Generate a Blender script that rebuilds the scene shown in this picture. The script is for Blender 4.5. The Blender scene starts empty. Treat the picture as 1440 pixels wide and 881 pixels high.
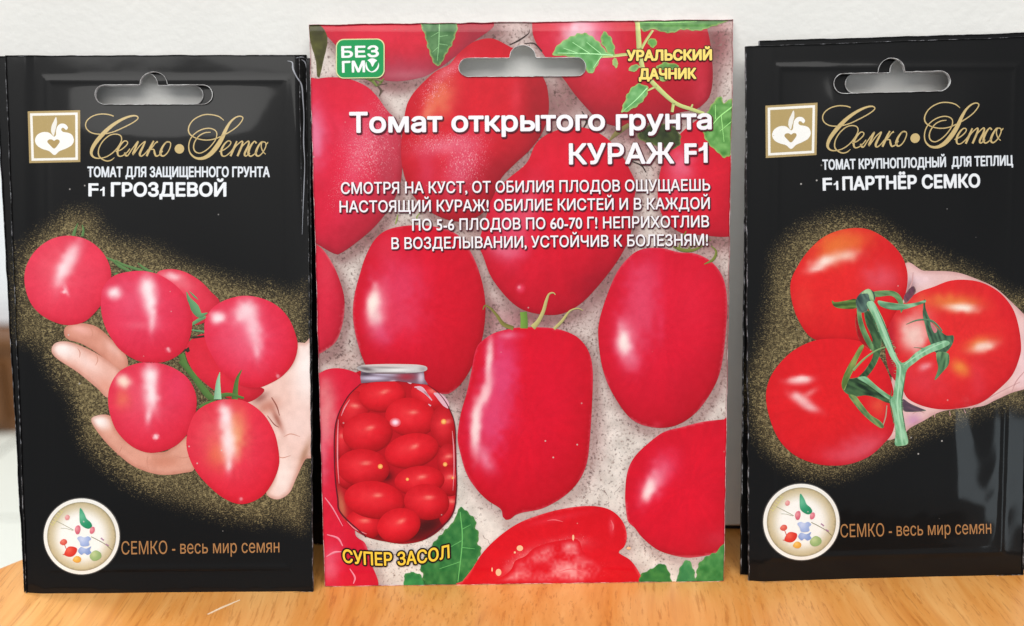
import bpy, math, random
import numpy as np
from mathutils import Vector, Matrix
from mathutils.geometry import delaunay_2d_cdt

random.seed(4)
RNG = np.random.default_rng(7)
SC = bpy.context.scene
COL = SC.collection

# ------------------------------------------------------------------ camera
FPX = 1400.0                      # focal length in photo pixels (photo 1440 wide)
PITCH = math.radians(14.0)
CAMH = 0.138
_a = PITCH + math.atan(380.5 / FPX)
CAM = np.array([0.0, -CAMH / math.tan(_a), CAMH])
FW = np.array([0, math.cos(PITCH), -math.sin(PITCH)])
UP = np.array([0, math.sin(PITCH), math.cos(PITCH)])
RT = np.array([1.0, 0, 0])
cd = bpy.data.cameras.new("camera")
cam = bpy.data.objects.new("camera", cd)
COL.objects.link(cam)
cam.location = CAM.tolist()
cam.rotation_euler = (math.pi / 2 - PITCH, 0, 0)
cd.sensor_width = 36.0
cd.lens = FPX / 1440 * 36.0
cd.clip_start = 0.01
cd.clip_end = 50
cd.dof.use_dof = True
cd.dof.focus_distance = 0.272
cd.dof.aperture_fstop = 9.0
SC.camera = cam

# ------------------------------------------------------------------ light
w = bpy.data.worlds.new("World")
SC.world = w
w.use_nodes = True
w.node_tree.nodes["Background"].inputs[0].default_value = (0.93, 0.965, 1.0, 1)
w.node_tree.nodes["Background"].inputs[1].default_value = 0.40


def area(name, loc, target, sx, sy, watts, color):
    l = bpy.data.lights.new(name, 'AREA')
    l.shape = 'RECTANGLE'
    l.size, l.size_y, l.energy, l.color = sx, sy, watts, color
    o = bpy.data.objects.new(name, l)
    COL.objects.link(o)
    o.location = loc
    d = Vector(target) - Vector(loc)
    o.rotation_euler = d.to_track_quat('-Z', 'Y').to_euler()
    return o


area("ceiling_lamp", (-0.15, -1.15, 1.32), (0, 0.0, 0.06), 2.2, 1.2, 36, (1.0, 0.985, 0.955))
area("far_fill_light", (-1.6, 1.0, 2.3), (-1.5, 2.8, -0.3), 1.2, 0.6, 75, (1.0, 0.99, 0.97))  # unseen fill light, added to brighten the far floor and carton
area("window_light", (0.98, -1.2, -0.10), (0.0, 0.0, 0.06), 0.16, 0.22, 0.5, (0.80, 0.93, 1.0))
SC.view_settings.view_transform = 'Standard'
SC.view_settings.look = 'None'
SC.view_settings.exposure = 0.0
SC.view_settings.gamma = 1.0
SC.view_settings.use_curve_mapping = False


# ------------------------------------------------------------------ helpers
def lin(c):
    c = np.clip(np.asarray(c, float) / 255.0, 0, 1)
    return np.where(c <= 0.04045, c / 12.92, ((c + 0.055) / 1.055) ** 2.4)


def ray(px, py):
    px = np.asarray(px, float)[..., None]
    py = np.asarray(py, float)[..., None]
    return FW + (px - 720) / FPX * RT + (440.5 - py) / FPX * UP


def on_plane_z(px, py, z=0.0):
    r = ray(px, py)
    return CAM + r * ((z - CAM[2]) / r[..., 2:3])


def on_plane_y(px, py, y):
    r = ray(px, py)
    return CAM + r * ((y - CAM[1]) / r[..., 1:2])


def tag(o, label=None, cat=None, group=None, kind=None):
    if label: o['label'] = label
    if cat: o['category'] = cat
    if group: o['group'] = group
    if kind: o['kind'] = kind
    return o


def link_mesh(name, verts, faces, mat, parent=None, smooth=False):
    me = bpy.data.meshes.new(name)
    me.from_pydata([tuple(v) for v in verts], [], [tuple(f) for f in faces])
    me.materials.append(mat)
    if smooth:
        me.polygons.foreach_set("use_smooth", [True] * len(me.polygons))
    me.update()
    o = bpy.data.objects.new(name, me)
    COL.objects.link(o)
    if parent: o.parent = parent
    return o


def new_mat(name):
    m = bpy.data.materials.new(name)
    m.use_nodes = True
    nt = m.node_tree
    return m, nt, nt.nodes["Principled BSDF"]


def N(nt, typ, **kw):
    n = nt.nodes.new(typ)
    for k, v in kw.items():
        if k in n.inputs.keys():
            n.inputs[k].default_value = v
        else:
            setattr(n, k, v)
    return n


def ramp(nt, a, b, ca=(0, 0, 0, 1), cb=(1, 1, 1, 1)):
    r = nt.nodes.new('ShaderNodeValToRGB')
    r.color_ramp.elements[0].position = a
    r.color_ramp.elements[1].position = b
    r.color_ramp.elements[0].color = ca
    r.color_ramp.elements[1].color = cb
    return r


def mixrgb(nt, mode='MIX', fac=None):
    n = nt.nodes.new('ShaderNodeMix')
    n.data_type = 'RGBA'
    n.blend_type = mode
    if fac is not None: n.inputs[0].default_value = fac
    return n          # inputs 0 factor, 6 A, 7 B, output 2


# printed film: the ink is laid on the geometry as a colour attribute, the grain
# attribute says how densely a second ink is sprayed over it
def film(name, grain_cols, gscale, stretch=(1, 1, 1), rough=0.38, coat=0.27, dust=True, tone=0.05):
    m, nt, bs = new_mat(name)
    L = nt.links.new
    at = N(nt, 'ShaderNodeAttribute', attribute_name='ink')
    gr = N(nt, 'ShaderNodeAttribute', attribute_name='grain')
    tc = nt.nodes.new('ShaderNodeTexCoord')
    mp = N(nt, 'ShaderNodeMapping')
    mp.inputs['Scale'].default_value = stretch
    L(tc.outputs['Object'], mp.inputs['Vector'])
    n1 = N(nt, 'ShaderNodeTexNoise', Scale=gscale, Detail=2.0, Roughness=0.6)
    L(mp.outputs[0], n1.inputs['Vector'])
    st = ramp(nt, 0.27, 0.73)
    L(n1.outputs['Fac'], st.inputs[0])
    # noise > 1 - grain, and nothing where there is no grain
    sub = N(nt, 'ShaderNodeMath', operation='ADD')
    L(st.outputs[0], sub.inputs[0]); L(gr.outputs['Fac'], sub.inputs[1])
    th0 = N(nt, 'ShaderNodeMapRange')
    th0.inputs['From Min'].default_value = 0.84
    th0.inputs['From Max'].default_value = 1.32
    L(sub.outputs[0], th0.inputs['Value'])
    gz = N(nt, 'ShaderNodeMapRange')
    gz.inputs['From Min'].default_value = 0.02
    gz.inputs['From Max'].default_value = 0.12
    L(gr.outputs['Fac'], gz.inputs['Value'])
    th = N(nt, 'ShaderNodeMath', operation='MULTIPLY')
    L(th0.outputs[0], th.inputs[0]); L(gz.outputs[0], th.inputs[1])
    n2 = N(nt, 'ShaderNodeTexNoise', Scale=gscale * 0.45, Detail=1.0)
    L(tc.outputs['Object'], n2.inputs['Vector'])
    gc = ramp(nt, 0.35, 0.65, (*lin(grain_cols[0]), 1), (*lin(grain_cols[1]), 1))
    L(n2.outputs['Fac'], gc.inputs[0])
    mx = mixrgb(nt)
    L(th.outputs[0], mx.inputs[0]); L(at.outputs['Color'], mx.inputs[6]); L(gc.outputs[0], mx.inputs[7])
    # slight ink mottling
    n3 = N(nt, 'ShaderNodeTexNoise', Scale=2600.0, Detail=3.0, Roughness=0.7)
    L(tc.outputs['Object'], n3.inputs['Vector'])
    mr = N(nt, 'ShaderNodeMapRange')
    mr.inputs['From Min'].default_value = 0.3; mr.inputs['From Max'].default_value = 0.7
    mr.inputs['To Min'].default_value = 1 - tone; mr.inputs['To Max'].default_value = 1 + tone
    L(n3.outputs['Fac'], mr.inputs['Value'])
    mu = mixrgb(nt, 'MULTIPLY', 1.0)
    L(mx.outputs[2], mu.inputs[6]); L(mr.outputs[0], mu.inputs[7])
    last = mu.outputs[2]
    if dust:
        v = N(nt, 'ShaderNodeTexVoronoi', Scale=170.0, Randomness=1.0)
        L(tc.outputs['Object'], v.inputs['Vector'])
        nd = N(nt, 'ShaderNodeTexNoise', Scale=60.0, Detail=1.0)
        L(tc.outputs['Object'], nd.inputs['Vector'])
        lt = N(nt, 'ShaderNodeMapRange')
        lt.inputs['From Min'].default_value = 0.05; lt.inputs['From Max'].default_value = 0.02
        L(v.outputs['Distance'], lt.inputs['Value'])
        g2 = N(nt, 'ShaderNodeMapRange')
        g2.inputs['From Min'].default_value = 0.47; g2.inputs['From Max'].default_value = 0.57
        L(nd.outputs['Fac'], g2.inputs['Value'])
        mm = N(nt, 'ShaderNodeMath', operation='MULTIPLY')
        L(lt.outputs[0], mm.inputs[0]); L(g2.outputs[0], mm.inputs[1])
        m2 = N(nt, 'ShaderNodeMath', operation='MULTIPLY')
        m2.inputs[1].default_value = 0.75
        L(mm.outputs[0], m2.inputs[0])
        md = mixrgb(nt)
        md.inputs[7].default_value = (0.62, 0.58, 0.55, 1)
        L(m2.outputs[0], md.inputs[0]); L(last, md.inputs[6])
        last = md.outputs[2]
    L(last, bs.inputs['Base Color'])
    bs.inputs['Roughness'].default_value = rough
    bs.inputs['Specular IOR Level'].default_value = 0.15
    bs.inputs['Coat Weight'].default_value = coat
    bs.inputs['Coat Roughness'].default_value = 0.05
    # faint orange-peel of the laminate
    nb = N(nt, 'ShaderNodeTexNoise', Scale=70.0, Detail=2.0)
    L(tc.outputs['Object'], nb.inputs['Vector'])
    bp = N(nt, 'ShaderNodeBump', Strength=0.10, Distance=0.0005)
    L(nb.outputs['Fac'], bp.inputs['Height'])
    L(bp.outputs[0], bs.inputs['Coat Normal'])
    return m


M_BLACK = film("black_film", ((92, 79, 52), (156, 139, 98)), 2500, (1.0, 1.0, 1.7))
M_RED = film("stone_print_film", ((84, 60, 58), (146, 116, 108)), 1350, tone=0.07)
M_INK = film("ink_film", ((230, 120, 140), (242, 178, 186)), 2400, (1.6, 1, 1), tone=0.045)


def worn_mat(name, dark, light, scale, lo, hi):
    m, nt, bs = new_mat(name)
    tc = nt.nodes.new('ShaderNodeTexCoord')
    n1 = N(nt, 'ShaderNodeTexNoise', Scale=scale, Detail=4.0, Roughness=0.7)
    nt.links.new(tc.outputs['Object'], n1.inputs['Vector'])
    r = ramp(nt, lo, hi, (*lin(dark), 1), (*lin(light), 1))
    nt.links.new(n1.outputs['Fac'], r.inputs[0])
    nt.links.new(r.outputs[0], bs.inputs['Base Color'])
    bs.inputs['Roughness'].default_value = 0.6
    return m


M_EDGE_BLACK = worn_mat("worn_black_edge", (20, 19, 20), (176, 176, 182), 420, 0.50, 0.66)
M_EDGE_RED = worn_mat("worn_red_edge", (170, 70, 80), (235, 205, 205), 260, 0.45, 0.6)
M_EDGE_CUT = worn_mat("cut_paper_edge", (170, 165, 165), (235, 235, 235), 400, 0.4, 0.6)
M_BACK = worn_mat("packet_reverse", (225, 225, 222), (236, 236, 234), 90, 0.4, 0.6)
M_BACKD = worn_mat("dark_packet_reverse", (18, 16, 16), (26, 24, 24), 90, 0.4, 0.6)


def spline(pts, step=3.0, closed=True):
    P = np.asarray(pts, float)
    n = len(P)
    out = []
    rng = range(n) if closed else range(n - 1)
    for i in rng:
        if closed:
            p0, p1, p2, p3 = P[(i - 1) % n], P[i], P[(i + 1) % n], P[(i + 2) % n]
        else:
            p1, p2 = P[i], P[i + 1]
            p0 = P[i - 1] if i > 0 else 2 * p1 - p2
            p3 = P[i + 2] if i + 2 < n else 2 * p2 - p1
        k = max(1, int(np.hypot(*(p2 - p1)[:2]) / step))
        for j in range(k):
            t = j / k
            out.append(0.5 * ((2 * p1) + (-p0 + p2) * t + (2 * p0 - 5 * p1 + 4 * p2 - p3) * t * t
                              + (-p0 + 3 * p1 - 3 * p2 + p3) * t ** 3))
    if not closed: out.append(P[-1])
    return np.array(out)


def linear(pts, step=3.0):
    P = np.asarray(pts, float)
    out = []
    for i in range(len(P)):
        a, b = P[i], P[(i + 1) % len(P)]
        k = max(1, int(np.hypot(*(b - a)) / step))
        for j in range(k): out.append(a + (b - a) * j / k)
    return np.array(out)


def inside(P, poly):
    x, y = P[:, 0], P[:, 1]
    r = np.zeros(len(P), bool)
    n = len(poly)
    for i in range(n):
        x1, y1 = poly[i]; x2, y2 = poly[(i + 1) % n]
        if y1 == y2: continue
        c = ((y1 > y) != (y2 > y)) & (x < (x2 - x1) * (y - y1) / (y2 - y1) + x1)
        r ^= c
    return r


def polydist(P, poly):
    d = np.full(len(P), 1e9)
    for i in range(len(poly)):
        a = poly[i]; b = poly[(i + 1) % len(poly)]
        ab = b - a
        t = np.clip(((P - a) @ ab) / max(ab @ ab, 1e-9), 0, 1)
        q = a + t[:, None] * ab
        d = np.minimum(d, np.hypot(*(P - q).T))
    return d


def sstep(a, b, x):
    t = np.clip((x - a) / (b - a), 0, 1)
    return t * t * (3 - 2 * t)


def vnoise(P, s, seed=0):
    """smooth value noise of pixel coordinates"""
    r = np.random.default_rng(seed + 11)
    T = r.random((64, 64))
    x = P[:, 0] / s + 100; y = P[:, 1] / s + 100
    xi = np.floor(x).astype(int); yi = np.floor(y).astype(int)
    fx = x - xi; fy = y - yi
    fx = fx * fx * (3 - 2 * fx); fy = fy * fy * (3 - 2 * fy)
    g = lambda a, b: T[a % 64, b % 64]
    return (g(xi, yi) * (1 - fx) + g(xi + 1, yi) * fx) * (1 - fy) + (g(xi, yi + 1) * (1 - fx) + g(xi + 1, yi + 1) * fx) * fy


# ------------------------------------------------------------------ packets
LAYER = 1.6e-5


class Packet:
    """A seed packet: plane through its base line on the table, leaning back,
    with a pillow-like relief. Artwork is laid out on its own surface."""

    def __init__(self, name, corners, lean, relief, hole, label, group=None, bow=0.0):
        bl, br, tr, tl = [np.array(c, float) for c in corners]
        B0, B1 = on_plane_z(*bl), on_plane_z(*br)
        e = B1 - B0; self.W = np.linalg.norm(e); e = e / self.W
        b = np.array([-e[1], e[0], 0])
        l = math.radians(lean)
        self.v = np.array([0, 0, 1.0]) * math.cos(l) + b * math.sin(l)
        self.e, self.B0 = e, B0
        self.n = np.cross(e, self.v)
        self.relief = relief
        T = self.flat_uv(np.array([tr, tl]))
        self.H = T[:, 1].mean()
        tp = B0[1] + b[1] * math.sin(l) * self.H
        print(name, 'base y %.1f top y %.1f..%.1f  board %.1f' % (B0[1] * 1e3, tp * 1e3, (tp + B1[1] - B0[1]) * 1e3, YP * 1e3))
        # outline with a slightly irregular cut
        c = [bl, br, tr, tl]
        pts = linear(c, 6.0)
        if bow:
            t = np.clip((pts[:, 0] - bl[0]) / (br[0] - bl[0]), 0, 1)
            low = pts[:, 1] > (bl[1] + tl[1]) / 2
            on = low & (np.abs(pts[:, 1] - (bl[1] + (br[1] - bl[1]) * t)) < 2)
            pts[on, 1] += bow * 4 * t[on] * (1 - t[on])
        jit = np.stack([vnoise(pts, 21, 3), vnoise(pts, 17, 5)], 1) - 0.5
        pts = pts + jit * 1.3
        self.outline = pts
        self.hole = hole
        self.root = bpy.data.objects.new(name, None)
        COL.objects.link(self.root)
        self.R = np.stack([e, -self.n, self.v], 1)
        self.O = B0 + e * self.W / 2
        M = Matrix([[*self.R[0], self.O[0]], [*self.R[1], self.O[1]], [*self.R[2], self.O[2]], [0, 0, 0, 1]])
        self.root.matrix_world = M
        tag(self.root, label, 'seed packet', group)

    def flat_uv(self, P):
        r = ray(P[:, 0], P[:, 1])
        t = ((self.B0 - CAM) @ self.n) / (r @ self.n)
        X = CAM + r * t[:, None] - self.B0
        return np.stack([X @ self.e, X @ self.v], 1)

    def h(self, u, v):
        return self.relief(u / self.W, v / self.H, u * 1e3, v * 1e3, self.W * 1e3, self.H * 1e3) * 1e-3

    def uvh(self, P):
        r = ray(P[:, 0], P[:, 1])
        hh = np.zeros(len(P))
        rn = r @ self.n
        for _ in range(4):
            t = ((self.B0 - CAM) @ self.n + hh) / rn
            X = CAM + r * t[:, None] - self.B0
            u, v = X @ self.e, X @ self.v
            hh = self.h(u, v)
        return u, v, hh

    def local(self, P, layer=0.0, depth=0.0):
        """vertices in the packet's own frame and their normals"""
        u, v, hh = self.uvh(np.asarray(P, float))
        d = 2e-4
        hu = (self.h(u + d, v) - self.h(u - d, v)) / (2 * d)
        hv = (self.h(u, v + d) - self.h(u, v - d)) / (2 * d)
        V = np.stack([u - self.W / 2, -(hh + layer * LAYER - depth), v], 1)
        Nn = np.stack([-hu, -np.ones_like(hu), -hv], 1)
        Nn /= np.linalg.norm(Nn, axis=1)[:, None]
        return V, Nn

    def emit(self, name, P, tris, layer, mat, ink, grain=None, parent=None, depth=0.0):
        V, Nn = self.local(P, layer, depth)
        me = bpy.data.meshes.new(name)
        tris = np.asarray(tris, np.int32)
        # wind towards the viewer
        a, b, c = P[tris[:, 0]], P[tris[:, 1]], P[tris[:, 2]]
        cr = (b[:, 0] - a[:, 0]) * (c[:, 1] - a[:, 1]) - (b[:, 1] - a[:, 1]) * (c[:, 0] - a[:, 0])
        fl = cr > 0
        tris[fl] = tris[fl][:, ::-1]
        me.vertices.add(len(V)); me.vertices.foreach_set("co", V.ravel())
        me.loops.add(tris.size); me.loops.foreach_set("vertex_index", tris.ravel())
        me.polygons.add(len(tris))
        me.polygons.foreach_set("loop_start", np.arange(0, tris.size, 3, dtype=np.int32))
        me.polygons.foreach_set("use_smooth", np.ones(len(tris), bool))
        me.update(); me.validate()
        ca = me.color_attributes.new('ink', 'FLOAT_COLOR', 'POINT')
        C = np.ones((len(V), 4)); C[:, :3] = lin(ink)
        ca.data.foreach_set('color', C.ravel())
        ga = me.attributes.new('grain', 'FLOAT', 'POINT')
        ga.data.foreach_set('value', np.zeros(len(V)) if grain is None else np.asarray(grain, float))
        me.normals_split_custom_set_from_vertices(Nn.tolist())
        me.materials.append(mat)
        o = bpy.data.objects.new(name, me)
        COL.objects.link(o)
        o.parent = parent or self.root
        return o

    def patch(self, name, outline, ink, layer, mat=None, step=3.5, grain=None, parent=None, clip=True, rim=None):
        """fill an outline on the packet's surface; ink/grain are functions of the points"""
        outline = np.asarray(outline, float)
        polys = [outline]
        lo, hi = outline.min(0), outline.max(0)
        hole = None
        if self.hole is not None:
            hl, hh = self.hole.min(0), self.hole.max(0)
            if (hl < hi).all() and (hh > lo).all():
                hole = self.hole; polys.append(hole)
        ol = None
        if clip and not inside(outline, self.outline).all():
            ol = self.outline; polys.append(ol)
        xs = np.arange(lo[0], hi[0], step); ys = np.arange(lo[1], hi[1], step * 0.87)
        G = np.stack(np.meshgrid(xs, ys), -1).astype(float)
        G[1::2, :, 0] += step / 2
        G = G.reshape(-1, 2)
        G = G[inside(G, outline)]
        if len(G): G = G[polydist(G, outline) > step * 0.45]
        if ol is not None and len(G): G = G[inside(G, ol)]
        if ol is not None and len(G): G = G[polydist(G, ol) > step * 0.45]
        if hole is not None and len(G):
            G = G[~inside(G, hole)]
            G = G[polydist(G, hole) > step * 0.45]
        vs, es = [], []
        for p in polys:
            k = len(vs)
            vs += [Vector(q) for q in p.tolist()]
            es += [(k + i, k + (i + 1) % len(p)) for i in range(len(p))]
        vs += [Vector(q) for q in G.tolist()]
        ov, oe, of, *_ = delaunay_2d_cdt(vs, es, [], 0, 1e-5)
        P = np.array([tuple(q) for q in ov]); F = np.array([tuple(f) for f in of if len(f) == 3])
        cen = P[F].mean(1)
        ok = inside(cen, outline)
        if ol is not None: ok &= inside(cen, ol)
        if hole is not None: ok &= ~inside(cen, hole)
        F = F[ok]
        used, inv = np.unique(F, return_inverse=True)
        P = P[used]; F = inv.reshape(-1, 3)
        I = ink(P) if callable(ink) else np.tile(np.array(ink, float), (len(P), 1))
        if rim:
            col, amt, wid = rim
            k = (amt * (1 - sstep(0, wid, polydist(P, outline))))[:, None]
            I = I * (1 - k) + np.array(col, float) * k
        g = grain(P) if callable(grain) else grain
        return self.emit(name, P, F, layer, mat or M_INK, I, g, parent)

    def ribbon(self, name, pts, ink, layer, mat=None, parent=None, wscale=1.0, step=1.5, keep=None):
        """variable-width stroke: pts rows of x, y, width"""
        P = np.asarray(pts, float)
        S = spline(P, step, closed=False)
        d = np.gradient(S[:, :2], axis=0)
        L = np.hypot(*d.T)[:, None] + 1e-9
        nn = np.stack([-d[:, 1], d[:, 0]], 1) / L
        wd = np.maximum(S[:, 2:3], 0.25) * wscale / 2
        A = S[:, :2] + nn * wd; B = S[:, :2]; Cc = S[:, :2] - nn * wd
        m = len(S)
        V = np.concatenate([A, B, Cc])
        T = []
        for i in range(m - 1):
            for o in (0, m):
                T += [(o + i, o + i + 1, o + m + i), (o + i + 1, o + m + i + 1, o + m + i)]
        T = np.array(T)
        cen = V[T].mean(1)
        ok = inside(cen, self.outline)
        if self.hole is not None: ok &= ~inside(cen, self.hole)
        T = T[ok]
        if callable(ink):
            t = np.tile(np.linspace(0, 1, m), 3)
            side = np.repeat([1.0, 0.0, -1.0], m)
            I = ink(t, side)
        else:
            I = np.tile(np.array(ink, float), (3 * m, 1))
            I[:m] *= 0.86; I[2 * m:] = np.minimum(I[2 * m:] * 1.08, 255)
        return V, T, I, layer, mat or M_INK

    def strokes(self, name, lst, ink, layer, mat=None, parent=None, wscale=1.0, flat=False):
        Vs, Ts, Is, k = [], [], [], 0
        for i, s in enumerate(lst):
            V, T, I, _, mt = self.ribbon(name, s, ink, layer, mat, wscale=wscale)
            if flat: I = np.tile(np.array(ink, float), (len(V), 1))
            Vs.append(V); Ts.append(T + k); Is.append(I); k += len(V)
        V = np.concatenate(Vs); T = np.concatenate(Ts)
        return self.emit(name, V, T, layer, mat or M_INK, np.concatenate(Is), None, parent)

    def text(self, name, s, a, b, cap, ink, layer, bold=0.0, parent=None, bend=0.0, shift=(0, 0), ref=None, mat=None, shear=0.0):
        """lettering whose baseline runs from a to b with the given capital height (photo px)"""
        R, F0, capu = glyphs(s)
        # heavier weight: the letters printed over themselves in a tight ring
        P, F, lay = [R], [F0], [np.zeros(len(R))]
        if bold:
            k = 8 if bold < 0.045 else 12
            for i in range(k):
                an = 2 * math.pi * (i + 0.5) / k
                sx = np.ptp(R[:, 0]) / math.hypot(b[0] - a[0], b[1] - a[1]) * cap / capu   # keep the ring round after squeezing
                P.append(R + np.array([math.cos(an) * bold * sx, math.sin(an) * bold]))
                F.append(F0 + len(R) * (i + 1)); lay.append(np.full(len(R), 0.07 * (i + 1)))
        P = np.concatenate(P); F = np.concatenate(F); lay = np.concatenate(lay)
        x0, x1 = R[:, 0].min(), R[:, 0].max()
        a = np.array(a, float); b = np.array(b, float)
        t = (P[:, 0] - x0) / (x1 - x0)
        d = b - a
        up = np.array([d[1], -d[0]]) / np.hypot(*d)
        Q = a + t[:, None] * d + (P[:, 1] / capu * cap)[:, None] * (up + shear * d / np.hypot(*d))
        if bend: Q[:, 1] += bend * 4 * t * (1 - t)
        Q += np.array(shift, float)
        I = np.tile(np.array(ink, float), (len(Q), 1)) if not callable(ink) else ink(Q)
        return self.emit(name, Q, F, layer + lay, mat or M_INK, I, None, parent)

    def body(self, mat, ink, grain=None, step=3.2, edge=M_EDGE_BLACK, back=M_BACKD, thick=0.5e-3, name='front_panel'):
        f = self.patch(name, self.outline, ink, 0, mat, step=step, grain=grain, clip=False)
        # back sheet
        b = self.patch('back_panel', self.outline, (20, 18, 18), 0, back, step=14, clip=False)
        b.location = (0, thick, 0)
        # edge: wall between front and back plus a narrow worn lip on the front
        V, T = [], []
        loops = [(self.outline, 0.6)] + ([(self.hole, 0.7)] if self.hole is not None else [])
        k = 0
        for lp, wd in loops:
            cen = lp.mean(0)
            n = len(lp)
            d = np.roll(lp, -1, 0) - np.roll(lp, 1, 0)
            nn = np.stack([-d[:, 1], d[:, 0]], 1) / (np.hypot(*d.T)[:, None] + 1e-9)
            test = inside(lp + nn * 1.5, lp)
            sgn = 1 if test.mean() > 0.5 else -1
            if lp is self.hole: sgn = -sgn
            wj = wd * (0.35 + 0.9 * vnoise(lp, 9, 9))[:, None]
            inn = lp + nn * sgn * wj
            V0, _ = self.local(inn, 30)
            V1, _ = self.local(lp, 30)
            V2 = V1.copy(); V2[:, 1] += thick + 30 * LAYER
            if lp is self.hole:
                hv = [V0, V1, V2]
                hT = [(r * n + i, r * n + (i + 1) % n, (r + 1) * n + (i + 1) % n, (r + 1) * n + i) for r in range(2) for i in range(n)]
                link_mesh('hanging_hole_edge', np.concatenate(hv), hT, M_EDGE_CUT, self.root, smooth=False)
                continue
            V += [V0, V1, V2]
            for r in range(2):
                for i in range(n):
                    j = (i + 1) % n
                    T.append((k + r * n + i, k + r * n + j, k + (r + 1) * n + j, k + (r + 1) * n + i))
            k += 3 * n
        e = link_mesh('cut_edge', np.concatenate(V), T, edge, self.root, smooth=False)
        return f


_G = {}


def glyphs(s):
    if s in _G: return _G[s]

    def raw(t):
        cu = bpy.data.curves.new('lettering', 'FONT')
        cu.body = t
        cu.size = 1.0
        cu.resolution_u = 5
        cu.fill_mode = 'NONE'
        ob = bpy.data.objects.new('lettering', cu)
        COL.objects.link(ob)
        dg = bpy.context.evaluated_depsgraph_get()
        dg.update()
        me = bpy.data.meshes.new_from_object(ob.evaluated_get(dg))
        V = np.array([v.co[:2] for v in me.vertices])
        nb = {}
        for e in me.edges:
            i, j = e.vertices
            nb.setdefault(i, []).append(j); nb.setdefault(j, []).append(i)
        bpy.data.objects.remove(ob); bpy.data.curves.remove(cu); bpy.data.meshes.remove(me)
        seen, loops = set(), []
        for i in sorted(nb):
            if i in seen: continue
            lp, prev, cur = [], None, i
            while cur not in seen:
                seen.add(cur); lp.append(cur)
                nx = [k for k in nb[cur] if k != prev and k not in seen]
                if not nx: break
                nx.sort(key=lambda k: abs(k - cur))
                prev, cur = cur, nx[0]
            if len(lp) > 2: loops.append(V[lp])
        # letters are filled one cluster of overlapping outlines at a time
        loops.sort(key=lambda q: q[:, 0].min())
        clusters, hi = [], -1e9
        for q in loops:
            if q[:, 0].min() > hi + 1e-4: clusters.append([])
            clusters[-1].append(q); hi = max(hi, q[:, 0].max())
        Vs, Fs, k = [], [], 0
        for cl in clusters:
            vs, es = [], []
            for q in cl:
                m = len(vs)
                vs += [Vector(p) for p in q.tolist()]
                es += [(m + i, m + (i + 1) % len(q)) for i in range(len(q))]
            ov, oe, of, *_ = delaunay_2d_cdt(vs, es, [], 0, 1e-6)
            P = np.array([tuple(p) for p in ov]); F = np.array([tuple(f) for f in of if len(f) == 3])
            cen = P[F].mean(1)
            wn = np.zeros(len(cen), int)
            for q in cl:
                ar = np.sum(q[:, 0] * np.roll(q[:, 1], -1) - np.roll(q[:, 0], -1) * q[:, 1])
                wn += np.where(inside(cen, q), 1 if ar > 0 else -1, 0)
            F = F[wn != 0]
            Vs.append(P); Fs.append(F + k); k += len(P)
        return np.concatenate(Vs), np.concatenate(Fs)

    if s == '1':       # figure one with its flag
        q = np.array([(0.0, 0.50), (0.13, 0.545), (0.205, 0.62), (0.225, 0.716), (0.37, 0.716), (0.37, 0.0), (0.215, 0.0), (0.215, 0.46), (0.0, 0.40)])
        _G[s] = (q, np.array([(0, 1, 8), (1, 7, 8), (1, 2, 7), (2, 3, 7), (3, 4, 7), (4, 5, 7), (5, 6, 7)]), 0.716)
        return _G[s]
    Hm, _ = raw('Н')
    capu = Hm[:, 1].max() - Hm[:, 1].min()
    V, F = raw(s)
    _G[s] = (V, F, capu)
    return _G[s]


def Z(ox, oy, s, pts):
    out = []
    for p in pts:
        q = [ox + p[0] / s, oy + p[1] / s] + ([p[2]] if len(p) > 2 else [])
        out.append(q)
    return np.array(out, float)


def blobs(P, base, items, rim=None):
    """photo-print shading: soft spots (x, y, rx, ry, angle, colour, strength, hardness)"""
    C = np.tile(np.array(base, float), (len(P), 1))
    for (x, y, rx, ry, a, col, s, k) in items:
        c, sn = math.cos(math.radians(a)), math.sin(math.radians(a))
        dx, dy = P[:, 0] - x, P[:, 1] - y
        lx = (dx * c + dy * sn) / rx; ly = (-dx * sn + dy * c) / ry
        wgt = s * np.exp(-((lx * lx + ly * ly) ** k))
        C = C * (1 - wgt[:, None]) + np.array(col, float) * wgt[:, None]
    return C


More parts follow.
